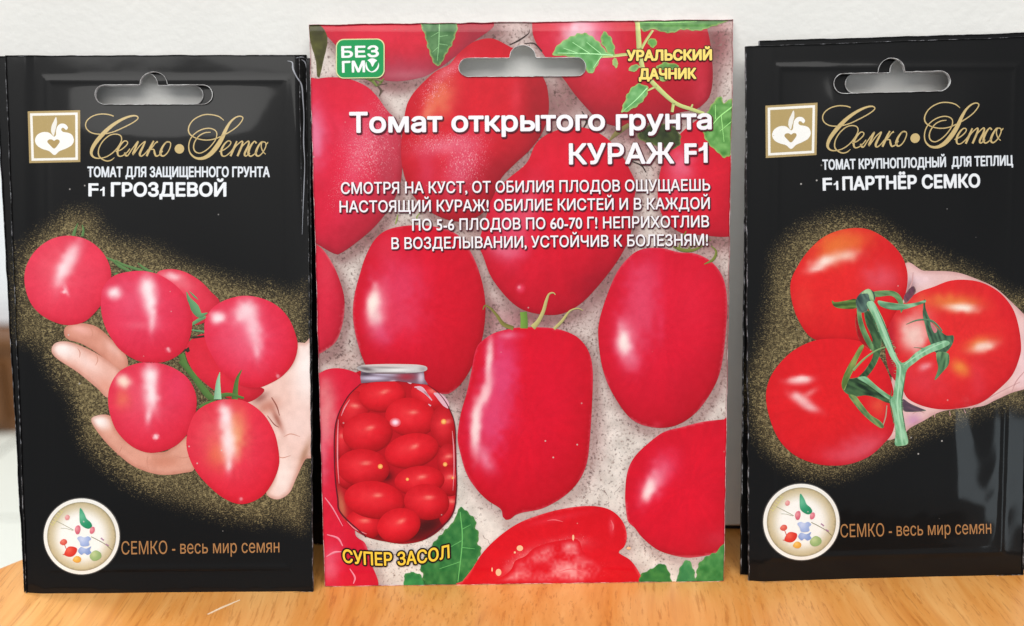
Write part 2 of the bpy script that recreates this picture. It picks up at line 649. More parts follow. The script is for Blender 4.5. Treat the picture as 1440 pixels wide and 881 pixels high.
def tomato(pk, outline, base, dark, items, layer, step=3.5, rimcol=None, name='printed_tomato', parent=None, smooth=True,
           rimw=14, rima=0.55, fuzz=None):
    O = spline(outline, step) if smooth else linear(outline, step)
    cen = O.mean(0); span = (O.max(0) - O.min(0)) / 2

    if not hasattr(pk, 'shapes'): pk.shapes = []
    if parent is None: pk.shapes.append(O)
    D0 = min(span) * 0.9
    seed = int(cen[0] * 7 + cen[1]) % 97

    def ink(P):
        C = blobs(P, base, ())
        d = polydist(P, O)
        q = ((P[:, 0] - cen[0]) / span[0] * 0.45 + (P[:, 1] - cen[1]) / span[1] * 0.8)
        rr = P - cen
        # skin: faint meridians and blotches
        an = np.arctan2(rr[:, 1], rr[:, 0]) * 40 / math.pi
        st = vnoise(np.stack([an * 9, np.hypot(*rr.T) * 0.25], 1), 7, seed)[:, None] - 0.5
        bl_ = vnoise(P, 24, seed)[:, None] - 0.5
        C = C * (1 + 0.05 * bl_ + 0.05 * st)
        k = ((1 - np.clip(d / D0, 0, 1)) ** 2 * (0.30 + 0.5 * sstep(-0.8, 0.9, q)) * 0.75)[:, None]
        C = C * (1 - k) + np.array(dark, float) * k
        k = (sstep(0.1, 1.15, q) * 0.55)[:, None]
        C = C * (1 - k) + np.array(dark, float) * k
        for it in items:
            x, y, rx, ry, a, col, s_, kk = it
            c, sn = math.cos(math.radians(a)), math.sin(math.radians(a))
            wob = (vnoise(P, 8, seed + 3) - 0.5) * 0.35
            dx, dy = P[:, 0] - x, P[:, 1] - y
            lx = (dx * c + dy * sn) / rx + wob; ly = (-dx * sn + dy * c) / ry + wob
            wgt = (s_ * np.exp(-((lx * lx + ly * ly) ** kk)))[:, None]
            C = C * (1 - wgt) + np.array(col, float) * wgt
        k = (rima * 0.8 * (1 - sstep(0, rimw * 0.7, d)) * sstep(-0.4, 0.8, q))[:, None]
        C = C * (1 - k) + np.array(dark, float) * 0.85 * k
        if rimcol is not None:
            k = (0.45 * (1 - sstep(0.0, 2.0, d)) * sstep(0.3, 0.62, vnoise(P, 30, seed + 5)))[:, None]
            C = C * (1 - k) + np.array(rimcol, float) * k
        C += (vnoise(P, 5, 1)[:, None] - 0.5) * np.array([6, 5, 5])
        return C

    gr = None
    if fuzz:
        def gr(P):
            g = np.zeros(len(P))
            for (x, y, rx, ry, a, st) in fuzz:
                c, sn = math.cos(math.radians(a)), math.sin(math.radians(a))
                dx, dy = P[:, 0] - x, P[:, 1] - y
                g = np.maximum(g, st * 0.86 * np.exp(-(((dx * c + dy * sn) / rx) ** 2 + ((-dx * sn + dy * c) / ry) ** 2)))
            return g
    return pk.patch(name, O, ink, layer, step=step, parent=parent, grain=gr)


def leaf(pk, outline, c0, c1, layer, name='printed_leaf', veins=None, step=2.6, jag=1.6, rim=(215, 215, 120), rima=0.5):
    O = spline(outline, step)
    j = (np.arange(len(O)) % 4 < 2) * jag
    cen = O.mean(0)
    O = O + (O - cen) / np.hypot(*(O - cen).T)[:, None] * j[:, None] * (0.4 + vnoise(O, 6, 2))[:, None]

    def ink(P):
        k = np.clip(vnoise(P, 9, 4) * 0.7 + vnoise(P, 4, 6) * 0.5 - 0.1, 0, 1)[:, None]
        C = np.array(c0, float) * (1 - k) + np.array(c1, float) * k
        d = polydist(P, O)
        k = (rima * (1 - sstep(0, 1.8, d)))[:, None]
        return C * (1 - k) + np.array(rim, float) * k
    o = pk.patch(name, O, ink, layer, step=step)
    if veins:
        pk.strokes('printed_vein', veins, tuple(np.clip(np.array(c1) * 1.25 + 15, 0, 255)), layer + 0.6, parent=o)
    return o


# ------------------------------------------------------------------ setting
def wood_mat():
    m, nt, bs = new_mat("orange_wood_laminate")
    L = nt.links.new
    tc = nt.nodes.new('ShaderNodeTexCoord')
    mp = N(nt, 'ShaderNodeMapping')
    mp.inputs['Rotation'].default_value = (0, 0, math.radians(28))
    mp.inputs['Scale'].default_value = (1, 0.09, 1)
    L(tc.outputs['Object'], mp.inputs['Vector'])
    dn = N(nt, 'ShaderNodeTexNoise', Scale=9.0, Detail=2.0)
    L(tc.outputs['Object'], dn.inputs['Vector'])
    ad = N(nt, 'ShaderNodeMixRGB', blend_type='ADD')
    ad.inputs[0].default_value = 0.02
    L(mp.outputs[0], ad.inputs[1]); L(dn.outputs['Color'], ad.inputs[2])
    n1 = N(nt, 'ShaderNodeTexNoise', Scale=260.0, Detail=5.0, Roughness=0.65)
    n2 = N(nt, 'ShaderNodeTexNoise', Scale=42.0, Detail=3.0, Roughness=0.6)
    n3 = N(nt, 'ShaderNodeTexNoise', Scale=1100.0, Detail=5.0, Roughness=0.7)
    for n in (n1, n2, n3): L(ad.outputs[0], n.inputs['Vector'])
    r1 = ramp(nt, 0.30, 0.66, (*lin((198, 122, 52)), 1), (*lin((238, 180, 106)), 1))
    e = r1.color_ramp.elements.new(0.45); e.color = (*lin((224, 153, 74)), 1)
    L(n1.outputs['Fac'], r1.inputs[0])
    r2 = ramp(nt, 0.38, 0.66, (*lin((214, 142, 66)), 1), (*lin((242, 192, 126)), 1))
    L(n2.outputs['Fac'], r2.inputs[0])
    mx = mixrgb(nt, 'MIX', 0.5)
    L(r1.outputs[0], mx.inputs[6]); L(r2.outputs[0], mx.inputs[7])
    r3 = ramp(nt, 0.38, 0.45, (0.60, 0.46, 0.33, 1), (1, 1, 1, 1))
    L(n3.outputs['Fac'], r3.inputs[0])
    mu = mixrgb(nt, 'MULTIPLY', 0.55)
    L(mx.outputs[2], mu.inputs[6]); L(r3.outputs[0], mu.inputs[7])
    L(mu.outputs[2], bs.inputs['Base Color'])
    bs.inputs['Roughness'].default_value = 0.33
    rr = ramp(nt, 0.3, 0.7, (0.26, 0.26, 0.26, 1), (0.42, 0.42, 0.42, 1))
    L(n2.outputs['Fac'], rr.inputs[0]); L(rr.outputs[0], bs.inputs['Roughness'])
    bp = N(nt, 'ShaderNodeBump', Strength=0.15, Distance=0.0003)
    L(n3.outputs['Fac'], bp.inputs['Height']); L(bp.outputs[0], bs.inputs['Normal'])
    return m


def plain(name, col, rough=0.6, n=0.04, scale=30.0):
    m, nt, bs = new_mat(name)
    tc = nt.nodes.new('ShaderNodeTexCoord')
    n1 = N(nt, 'ShaderNodeTexNoise', Scale=scale, Detail=4.0)
    nt.links.new(tc.outputs['Object'], n1.inputs['Vector'])
    c = lin(col)
    r = ramp(nt, 0.3, 0.7, (*(c * (1 - n)), 1), (*np.minimum(c * (1 + n), 1), 1))
    nt.links.new(n1.outputs['Fac'], r.inputs[0])
    nt.links.new(r.outputs[0], bs.inputs['Base Color'])
    bs.inputs['Roughness'].default_value = rough
    return m


def prism(name, loop, z0, z1, mat, parent=None, bevel=0.0):
    n = len(loop)
    V = [(x, y, z0) for x, y in loop]
    rings = [V]
    if bevel:
        c = np.mean(loop, 0)
        L = np.array(loop)
        d = np.roll(L, -1, 0) - np.roll(L, 1, 0)
        nn = np.stack([-d[:, 1], d[:, 0]], 1) / np.hypot(*d.T)[:, None]
        for k in range(0, 5):
            a = k / 4 * math.pi / 2
            q = L + nn * bevel * (1 - math.cos(a))
            rings.append([(x, y, z1 - bevel + bevel * math.sin(a)) for x, y in q])
    else:
        rings.append([(x, y, z1) for x, y in loop])
    V = [p for r in rings for p in r]
    F = [tuple(range(n))[::-1], tuple(range((len(rings) - 1) * n, len(rings) * n))]
    for r in range(len(rings) - 1):
        for i in range(n):
            j = (i + 1) % n
            F.append((r * n + i, r * n + j, (r + 1) * n + j, (r + 1) * n + i))
    return link_mesh(name, V, F, mat, parent)


def box(name, x0, x1, y0, y1, z0, z1, mat, parent=None, bevel=0.0):
    o = prism(name, [(x0, y0), (x1, y0), (x1, y1), (x0, y1)], z0, z1, mat, parent)
    if bevel:
        md = o.modifiers.new('bevel', 'BEVEL'); md.width = bevel; md.segments = 3
    return o


# table top with a rounded back left corner
R_ = 0.100
loop = []
for cx, cy, r_, a0, a1 in ((0.50, -0.0465, R_, 5, 90), (-0.063, -0.0465, R_, 90, 170), (-0.1565, -0.0262, 0.005, 180, 270), (0.594, -0.0262, 0.005, 270, 350)):
    for k in range(25):
        a = math.radians(a0 + (a1 - a0) * k / 24)
        loop.append((cx + r_ * math.cos(a), cy + r_ * math.sin(a)))
table = prism('table_top', loop, -0.025, 0.0, wood_mat(), bevel=0.0022)
tag(table, 'orange wood table top with a rounded corner and pale grain streaks', 'table')

sc_ = on_plane_z(np.array([291, 293, 312, 338, 337, 310]), np.array([864, 864.8, 856.2, 844.4, 843.6, 854.4]), 0.0)
scratch = link_mesh('scratch', [(p[0], p[1], 3e-5) for p in sc_], [(0, 1, 2, 5), (5, 2, 3, 4)], plain('bare_scratch', (246, 222, 190), 0.5), table)

# backing board standing behind the packets
YP = float(on_plane_z(1030, 747)[1])
m_board = plain('white_board_paint', (240, 239, 235), 0.55, 0.03, 26)
board = bpy.data.objects.new('backing_board', None); COL.objects.link(board)
board.location = (0.1, YP, 0)
tag(board, 'plain white board standing upright on the table behind all the packets', 'board')
nt_ = m_board.node_tree
nb_ = N(nt_, 'ShaderNodeTexNoise', Scale=420.0, Detail=4.0)
tc_ = nt_.nodes.new('ShaderNodeTexCoord')
nt_.links.new(tc_.outputs['Object'], nb_.inputs['Vector'])
bp_ = N(nt_, 'ShaderNodeBump', Strength=0.5, Distance=0.0003)
nt_.links.new(nb_.outputs['Fac'], bp_.inputs['Height'])
nt_.links.new(bp_.outputs[0], nt_.nodes['Principled BSDF'].inputs['Normal'])
b = box('panel', -0.2395, 0.36, 0.0, 0.006, 0.0016, 0.42, m_board, board, 0.0008)
strip = box('gap_shade_strip', -0.237, 0.357, 0.0015, 0.0055, 0.0, 0.0015, plain('dark_gap_shade', (30, 30, 32), 0.8), board)  # dark strip standing in for the shade in the gap under the board

# room beyond the table's left corner
m_tile = plain('pale_floor_tile', (232, 234, 224), 0.35, 0.03, 3)
FZ = -0.75
fl = link_mesh('floor', [(-4, -3, FZ), (4, -3, FZ), (4, 4.2, FZ), (-4, 4.2, FZ)], [(0, 1, 2, 3)], plain('tile_grout', (96, 94, 88), 0.8))
tag(fl, kind='structure')
tv = None
for i in range(-7, 2):
    for j in range(2, 11):
        x, y = i * 0.4, j * 0.4
        V = [(0, 0, 0), (0.392, 0, 0), (0.392, 0.392, 0), (0, 0.392, 0), (0, 0, 0.004), (0.392, 0, 0.004), (0.392, 0.392, 0.004), (0, 0.392, 0.004)]
        if tv is None:
            t_ = link_mesh('floor_tile', V, [(4, 5, 6, 7), (0, 1, 5, 4), (1, 2, 6, 5), (2, 3, 7, 6), (3, 0, 4, 7)], m_tile, fl)
            tv = t_
        else:
            t_ = bpy.data.objects.new('floor_tile', tv.data); COL.objects.link(t_); t_.parent = fl
        t_.location = (x, y, FZ)
wl = box('wall', -4, 4, 4.2, 4.3, FZ, 2.6, plain('white_wall_paint', (228, 230, 232), 0.8, 0.02, 2))
tag(wl, kind='structure')


def far_box(name, label, cat, x0, x1, y, z0, z1, d, mat, extra=None):
    r = bpy.data.objects.new(name, None); COL.objects.link(r)
    r.location = (0, y, z0)
    tag(r, label, cat)
    h = z1 - z0
    box('carcass', x0, x1, 0, d, 0, h, mat, r, 0.006)
    box('lid', x0 - 0.01, x1 + 0.01, -0.01, d, h + 0.001, h + 0.03, mat, r, 0.004)
    if extra: extra(r, h)
    return r


def yfar(px, py, z):        # distance of the point at height z seen there
    return on_plane_z(px, py, z)


g = on_plane_z(20, 612, FZ)
m_brown = plain('brown_wood', (105, 66, 30), 0.5, 0.15, 6)
yb = float(g[1])
top = float(on_plane_y(10, 473, yb)[2])
xr = float(on_plane_y(30, 540, yb)[0])
far_box('low_cupboard', 'brown wooden cupboard standing far off on the tiled floor at the left', 'cupboard',
        xr - 0.7, xr, yb, FZ + 0.004, top - 0.032, 0.4, m_brown,
        lambda r, h: (box('door', xr - 0.66, xr - 0.345, -0.018, -0.002, 0.03, h - 0.03, m_brown, r, 0.004),
                      box('door', xr - 0.335, xr - 0.04, -0.018, -0.002, 0.03, h - 0.03, m_brown, r, 0.004)))
z2 = float(on_plane_y(10, 190, yb + 0.1)[2])
zb1 = float(on_plane_y(5, 262, yb + 0.1)[2]); zb2 = float(on_plane_y(5, 280, yb + 0.1)[2])
m_white = plain('white_carton', (236, 240, 244), 0.6)
far_box('white_carton', 'white carton with a blue band standing on the brown cupboard', 'carton',
        xr - 0.6, xr - 0.03, yb + 0.1, top + 0.001, z2, 0.25, m_white,
        lambda r, h: box('blue_band', xr - 0.45, xr - 0.06, -0.004, -0.001, zb2 - top, zb1 - top, plain('blue_print', (40, 60, 190)), r))


# ------------------------------------------------------------------ reliefs
def pillow(t, p=0.7):
    return np.clip(4 * t * (1 - t), 0, 1) ** p


def relief_black(curl_r=0.0, curl_l=0.0, amp=1.0, seed=0):
    def f(s, t, u, v, W, H):
        s = np.clip(s, -0.02, 1.02); t = np.clip(t, -0.02, 1.02)
        inset = np.minimum(np.minimum(u, W - u), np.minimum(v, H - v))
        h = 0.9 * amp * sstep(5.5, 22, np.minimum(u, W - u)) * sstep(4.0, 26, np.minimum(v, H - v - 0))
        h += 0.10 * np.exp(-((inset - 6.6) / 0.8) ** 2)          # sealed seam
        h += 0.16 * np.sin(s * 5.1 + 1.0 + seed) * np.sin(t * 4.0 + 0.6 + seed)
        h += 0.05 * np.sin(s * 17 + t * 7 + seed) * np.sin(t * 13 - s * 5)
        h += 0.012 * np.sin(s * 41 + 3 * np.sin(t * 19)) * np.sin(t * 57 + 2 * np.sin(s * 23 + seed)) * sstep(0.6, 0.0, t)
        h -= curl_r * sstep(W - 5.5, W + 0.5, u) ** 1.2 * sstep(0.35, 1.0, t)
        h -= curl_l * sstep(5, -0.5, u) ** 1.2
        return h
    return f


def relief_mid(s, t, u, v, W, H):
    h = 0.8 * sstep(2, 40, np.minimum(u, W - u)) * sstep(3, 45, np.minimum(v, H - v))
    h += 0.2 * np.sin(s * 4 + 0.5) * np.sin(t * 5)
    h += 0.04 * np.sin(s * 21 + t * 9) * np.sin(t * 15)
    h -= 0.7 * sstep(H - 2.2, H + 0.6, v)                         # folded top edge
    return h


def slot(x0, y0, x1, y1, bx0, bx1, by, slope=0.0, dx=0, dy=0, step=2.0):
    """hanging hole: long slot with a round bump on top"""
    r = (y1 - y0) / 2
    pts = []
    for k in range(13):
        a = math.radians(90 + k * 15); pts.append((x0 + r + r * math.cos(a), (y0 + y1) / 2 - r * math.sin(a)))
    for x in np.linspace(x0 + r, x1 - r, 30)[1:-1]: pts.append((x, y1))
    for k in range(13):
        a = math.radians(-90 + k * 15); pts.append((x1 - r + r * math.cos(a), (y0 + y1) / 2 - r * math.sin(a)))
    bc, br = (bx0 + bx1) / 2, (bx1 - bx0) / 2
    for x in np.linspace(x1 - r, bx1 + 1.5, 10)[1:]: pts.append((x, y0))
    bh = y0 - by
    for k in range(0, 15):
        a = math.radians(k * 180 / 14)
        pts.append((bc + br * math.cos(a), y0 - 1.5 - (bh - 1.5) * math.sin(a)))
    for x in np.linspace(bx0 - 1.5, x0 + r, 10)[:-1]: pts.append((x, y0))
    P = np.array(pts)
    P[:, 1] += slope * (P[:, 0] - P[:, 0].mean())
    P += np.array([dx, dy])
    P += (np.stack([vnoise(P, 5, 1), vnoise(P, 4, 2)], 1) - 0.5) * 0.7
    return P


HL = (134.5, 120.2, 299, 147.2, 198, 235.6, 101.8, 0.0)
HM = (645.6, 82.2, 823.6, 107.8, 717, 752.6, 64.5, -0.006)
HR = (1172, 102.4, 1335, 130, 1234.5, 1271, 82.5, -0.026)

HALO_L = spline([(25, 330), (60, 300), (100, 278), (140, 283), (168, 318), (219, 328), (265, 350), (312, 368), (359, 380), (406, 391),
                 (450, 408), (450, 733), (380, 752), (330, 750), (281, 737), (231, 722), (182, 702), (132, 668), (99, 628), (84, 575),
                 (60, 540), (38, 505), (5, 480), (5, 350)], 6)
HALO_R = spline([(1035, 520), (1048, 480), (1062, 420), (1070, 360), (1090, 325), (1130, 297), (1180, 284), (1225, 288), (1262, 308),
                 (1292, 328), (1340, 348), (1390, 368), (1425, 393), (1460, 415), (1460, 580), (1400, 594), (1350, 614), (1310, 628),
                 (1270, 652), (1220, 676), (1170, 692), (1120, 684), (1080, 662), (1050, 625), (1036, 580)], 6)


def black_ink(halo, soft=34.0, peak=0.62):
    def ink(P):
        C = np.tile(np.array((9.0, 9, 10)), (len(P), 1))
        d = np.where(inside(P, halo), polydist(P, halo), 0)
        k = sstep(0, soft, d)[:, None]
        return C * (1 - k) + np.array((42, 35, 24)) * k

    def grain(P):
        d = np.where(inside(P, halo), polydist(P, halo), -polydist(P, halo))
        return peak * sstep(-6, soft * 1.25, d) * (0.85 + 0.3 * vnoise(P, 30, 3))
    return ink, grain


# ------------------------------------------------------------------ packets in the stacks
GL = 'black tomato seed packets stacked at the left'
GR = 'black tomato seed packets stacked at the right'
LEAN = 8.5
inkL, grL = black_ink(HALO_L)
inkR, grR = black_ink(HALO_R)

PL = Packet('seed_packet', [(38, 835), (440.5, 832), (431, 78), (8, 79)], 13.3, relief_black(2.4, 0.5), slot(*HL),
            'glossy black packet with a hand holding seven pinkish cherry tomatoes, front of the left stack', GL, bow=3.0)
PL.body(M_BLACK, inkL, grL)
for (cs, dl, hs, lab) in (
        ([(35.3, 832), (436, 829.4), (421, 81), (-7, 80)], 13.2, (-13, 1), 'black packet just behind the pinkish tomatoes packet, its dotted left edge out'),
        ([(46, 829), (439.8, 826.4), (437, 83), (16, 84)], 13.1, (-4, 1), 'black packet third in the left stack, its worn right edge beside the curled corner')):
    q = Packet('seed_packet', cs, dl, relief_black(0.6, 0, 0.4, 2), slot(*HL, dx=hs[0], dy=hs[1]), lab, GL)
    q.body(M_BLACK, inkL, grL, step=6)
q = Packet('seed_packet', [(120, 768), (476, 765), (474, 153), (100, 155)], 3.4, relief_black(0.2, 0, 0.3, 4), None,
           'plain dark packet, a narrow black strip between left stack and red packet', None)
q.body(M_BLACK, lambda P: np.tile(np.array((16.0, 10, 9)), (len(P), 1)), None, step=9, edge=worn_mat('dark_edge', (14, 10, 9), (40, 34, 32), 300, 0.5, 0.7))

PR = Packet('seed_packet', [(1052.5, 818.5), (1438, 808), (1452, 52), (1048, 66)], 9.3, relief_black(0.6, 0.8, 1.0, 1.3), slot(*HR),
            'glossy black packet with three big red tomatoes on a green stalk, right stack front', GR, bow=1.5)
PR.body(M_BLACK, inkR, grR)
for (cs, dl, hs, lab) in (
        ([(1058, 811), (1443, 801), (1458, 46), (1067, 58)], 8.7, (16, 0), 'black packet behind the three big tomatoes packet, its top edge showing above'),
        ([(1041, 808), (1430, 797), (1444, 62), (1050, 71)], 8.6, (9, 1), 'black packet at the back of the right stack, its lower left corner sticking out')):
    q = Packet('seed_packet', cs, dl, relief_black(0.2, 0, 0.4, 3), slot(*HR, dx=hs[0], dy=hs[1]), lab, GR)
    q.body(M_BLACK, inkR, grR, step=6)


# ------------------------------------------------------------------ printing shared by the two black packets
def emblem_and_script(pk, T):
    """T maps left-packet pixels to this packet's pixels"""
    gold = (203, 178, 124)
    E = lambda pts: T(to_left(Z(1020, 30, 3.4286, pts)))
    sq = pk.patch('printed_emblem', linear(E([(193, 408), (445, 403), (440, 655), (195, 660)]), 4), (176, 152, 104), 2, step=5)
    pk.patch('emblem_frame', linear(E([(204, 418), (433, 414), (429, 645), (206, 649)]), 4), (244, 240, 232), 3, step=5, parent=sq)
    pk.patch('emblem_field', linear(E([(216, 430), (421, 426), (417, 633), (218, 637)]), 4), (180, 156, 104), 4, step=5, parent=sq)
    fig = [(308, 524), (290, 511), (262, 510), (236, 524), (225, 550), (236, 576), (262, 592), (292, 602), (317, 621),
           (342, 602), (372, 590), (400, 574), (412, 550), (404, 524), (385, 513), (360, 508), (352, 498), (358, 488), (368, 492),
           (376, 500), (385, 488), (372, 471), (350, 469), (334, 482), (328, 502), (326, 524), (317, 532)]
    pk.patch('emblem_swan', spline(E(fig), 1.5), (246, 244, 240), 5, step=2.5, parent=sq)
    pk.patch('emblem_swan', spline(E([(315, 528), (304, 508), (306, 482), (318, 455), (329, 436), (333, 462), (327, 490), (321, 512)]), 1.5), (238, 234, 226), 5, step=2.5, parent=sq)
    pk.patch('emblem_heart', spline(E([(316, 590), (298, 574), (284, 556), (294, 545), (308, 546), (317, 552), (326, 546), (338, 546), (344, 556), (332, 575)]), 1.5), (176, 150, 98), 6, step=2.5, parent=sq)
    th, mid, tk = 1.5, 2.6, 4.6
    raw = [
        [(248, 118, th), (215, 107, th), (160, 103, th), (105, 116, th), (65, 145, th), (52, 178, th), (62, 210, th), (95, 234, th), (140, 243, th),
         (195, 240, th), (250, 226, th), (310, 200, th), (370, 170, th), (408, 145, th), (419, 128, th), (405, 116, 1.8), (375, 116, 2.4),
         (330, 130, 3.2), (280, 155, 4.0), (225, 193, 4.8), (175, 240, 5.6), (130, 292, 5.4), (100, 340, 4.8), (92, 380, 3.6), (112, 406, 2.2), (150, 412, th),
         (200, 400, th), (245, 370, th), (280, 330, th), (303, 285, th), (296, 254, th), (262, 243, th), (220, 252, th), (175, 290, th), (146, 340, th),
         (142, 385, 1.8), (160, 412, 1.8), (195, 430, 1.6), (228, 426, th), (253, 407, 0.8)],
        [(262, 365, th), (300, 352, th), (338, 320, th), (345, 298, th), (325, 290, 1.6), (298, 315, 2.4), (276, 355, 3.0), (280, 392, 2.2), (305, 396, th), (340, 372, th), (362, 345, th)],
        [(328, 372, 3.2), (330, 388, 3.0), (345, 394, 1.8), (375, 350, th), (418, 294, 1.8), (404, 330, 2.6), (382, 385, 3.2), (390, 380, th), (430, 325, th), (468, 294, th), (455, 325, 2.6), (430, 380, 3.2), (440, 398, 1.8), (468, 378, th), (490, 350, th)],
        [(528, 290, 2.0), (505, 335, 3.2), (478, 397, 2.8)],
        [(556, 296, 2.6), (540, 305, th), (518, 335, th), (505, 350, th), (528, 350, 1.8), (534, 375, 2.8), (545, 397, 2.2), (572, 385, th), (590, 360, th)],
        [(636, 300, th), (615, 300, 1.8), (588, 335, 2.8), (574, 378, 3.2), (592, 397, 2.0), (622, 375, th), (644, 330, th), (643, 302, th), (622, 296, th), (606, 312, th)],
        [(1018, 148, 0.8), (985, 122, th), (935, 108, th), (880, 108, th), (828, 128, th), (790, 160, th), (770, 205, 1.8), (780, 243, 1.8), (820, 270, th), (880, 284, th),
         (940, 280, th), (1000, 258, th), (1060, 226, th), (1110, 190, th), (1142, 152, th), (1150, 128, th), (1130, 118, 1.6), (1098, 128, 2.0),
         (1062, 160, 3.0), (1032, 210, 4.4), (1005, 270, 5.6), (968, 330, 6.4), (920, 385, 5.8), (868, 412, 4.2), (818, 408, 2.8), (782, 375, 2.0), (772, 325, 1.6),
         (788, 270, th), (830, 228, th), (885, 205, th), (935, 206, th), (966, 230, th), (962, 275, th), (930, 322, th), (890, 358, th), (850, 376, th),
         (818, 365, 1.8), (806, 335, 1.8), (815, 295, 1.6), (845, 255, th), (885, 234, th), (925, 230, 1.0)],
        [(985, 365, th), (1022, 350, th), (1058, 320, th), (1066, 298, th), (1048, 290, 1.6), (1020, 315, 2.4), (1000, 355, 3.0), (1004, 392, 2.2), (1028, 396, th), (1060, 372, th), (1082, 345, th)],
        [(1108, 292, 2.0), (1090, 335, 3.0), (1064, 397, 2.8)],
        [(1078, 362, th), (1110, 318, th), (1146, 292, 1.8), (1142, 325, 2.8), (1112, 397, 2.8)],
        [(1122, 362, th), (1155, 318, th), (1190, 292, 1.8), (1188, 325, 2.8), (1162, 380, 2.8), (1170, 397, 1.8), (1200, 375, th)],
        [(1244, 308, 2.6), (1232, 293, 1.6), (1205, 325, 2.8), (1188, 375, 3.0), (1204, 398, 2.0), (1234, 380, th), (1250, 362, th)],
        [(1300, 300, th), (1280, 298, 1.8), (1254, 335, 2.8), (1240, 378, 3.0), (1256, 397, 2.0), (1286, 375, th), (1310, 330, th), (1308, 302, th), (1285, 300, th), (1278, 330, th), (1290, 365, th), (1310, 384, 1.0)],
        [(1308, 318, th), (1322, 306, th), (1326, 298, 0.8)],
    ]
    lst = []
    for s in raw:
        a = Z(110, 140, 4.9655, s)
        a[:, :2] = T(a[:, :2])
        lst.append(a)
    pk.strokes('script_lettering', lst, gold, 3, flat=True)
    th_ = np.linspace(0, 2 * math.pi, 33)[:-1]
    c = np.array([110 + 707 / 4.9655, 140 + 346 / 4.9655])
    pk.patch('printed_dot', T(c + np.stack([np.cos(th_), np.sin(th_)], 1) * 6.7), gold, 3, step=4)


def fit_affine(src, dst):
    A = np.c_[np.array(src, float), np.ones(3)]
    return np.linalg.solve(A, np.array(dst, float))


AFF_RL = fit_affine([(1076.3, 149), (1149.8, 147.5), (1076.9, 222.5)], [(39, 156.9), (112.8, 155.3), (41.3, 229.7)])
to_left = lambda P: np.c_[P, np.ones(len(P))] @ AFF_RL
# left pixels -> right pixels, from the emblem corner and both ends of the script
AFF_LR = fit_affine([(39, 156.9), (41.3, 229.7), (376.6, 213)], [(1076.3, 149), (1076.9, 222.5), (1410, 193.5)])
to_right = lambda P: np.c_[P, np.ones(len(P))] @ AFF_LR

emblem_and_script(PL, lambda P: P)
emblem_and_script(PR, to_right)


# glare on the crease, painted as pale strokes down the left packet's curled edge
PL.strokes('painted_crease_glare', [np.array([(404, 86, .4), (411, 88, 1.6), (412, 97, 2.2), (417, 108, 1.6), (424, 120, 2.0), (426, 140, 1.7), (427.5, 165, 1.2), (427, 200, 1.6), (428.5, 230, .9), (427.5, 262, 1.3), (426, 300, .7), (425, 330, .4)]),
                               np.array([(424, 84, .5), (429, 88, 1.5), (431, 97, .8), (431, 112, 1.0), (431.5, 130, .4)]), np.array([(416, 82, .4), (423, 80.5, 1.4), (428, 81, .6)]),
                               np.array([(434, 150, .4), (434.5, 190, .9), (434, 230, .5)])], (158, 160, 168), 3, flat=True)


def headline(pk, s, a, b, cap, bold=0.02, ink=(238, 240, 244)):
    pk.text('lettering_halo', s, a, b, cap, (66, 68, 74), 2, bold=bold + 0.022)
    pk.text('lettering', s, a, b, cap, ink, 4, bold=bold)


headline(PL, 'ТОМАТ ДЛЯ ЗАЩИЩЕННОГО ГРУНТА', (123.5, 249), (379, 249), 14, 0.028, (226, 230, 236))
headline(PL, 'F', (125, 276), (138, 276), 18.5, 0.022)
headline(PL, '1', (141, 276), (147.2, 276), 12.8, 0.004)
headline(PL, 'ГРОЗДЕВОЙ', (157, 276), (317.5, 276), 18.5, 0.038)
PL.text('slogan_lettering', 'СЕМКО - весь мир семян', (171, 780), (393, 777), 18.5, (172, 124, 78), 3, bold=0.0)
headline(PR, 'ТОМАТ КРУПНОПЛОДНЫЙ  ДЛЯ ТЕПЛИЦ', (1157, 238.8), (1424, 232.6), 13.6, 0.028, (226, 230, 236))
headline(PR, 'F', (1157.5, 268), (1169.5, 267.7), 18, 0.022)
headline(PR, '1', (1172.5, 267.6), (1178.7, 267.4), 12.4, 0.004)
headline(PR, 'ПАРТНЁР СЕМКО', (1185.5, 267.3), (1377.5, 263.2), 18, 0.036)
PR.text('slogan_lettering', 'СЕМКО - весь мир семян', (1182, 756), (1394, 750.5), 18.5, (172, 124, 78), 3, bold=0.0)


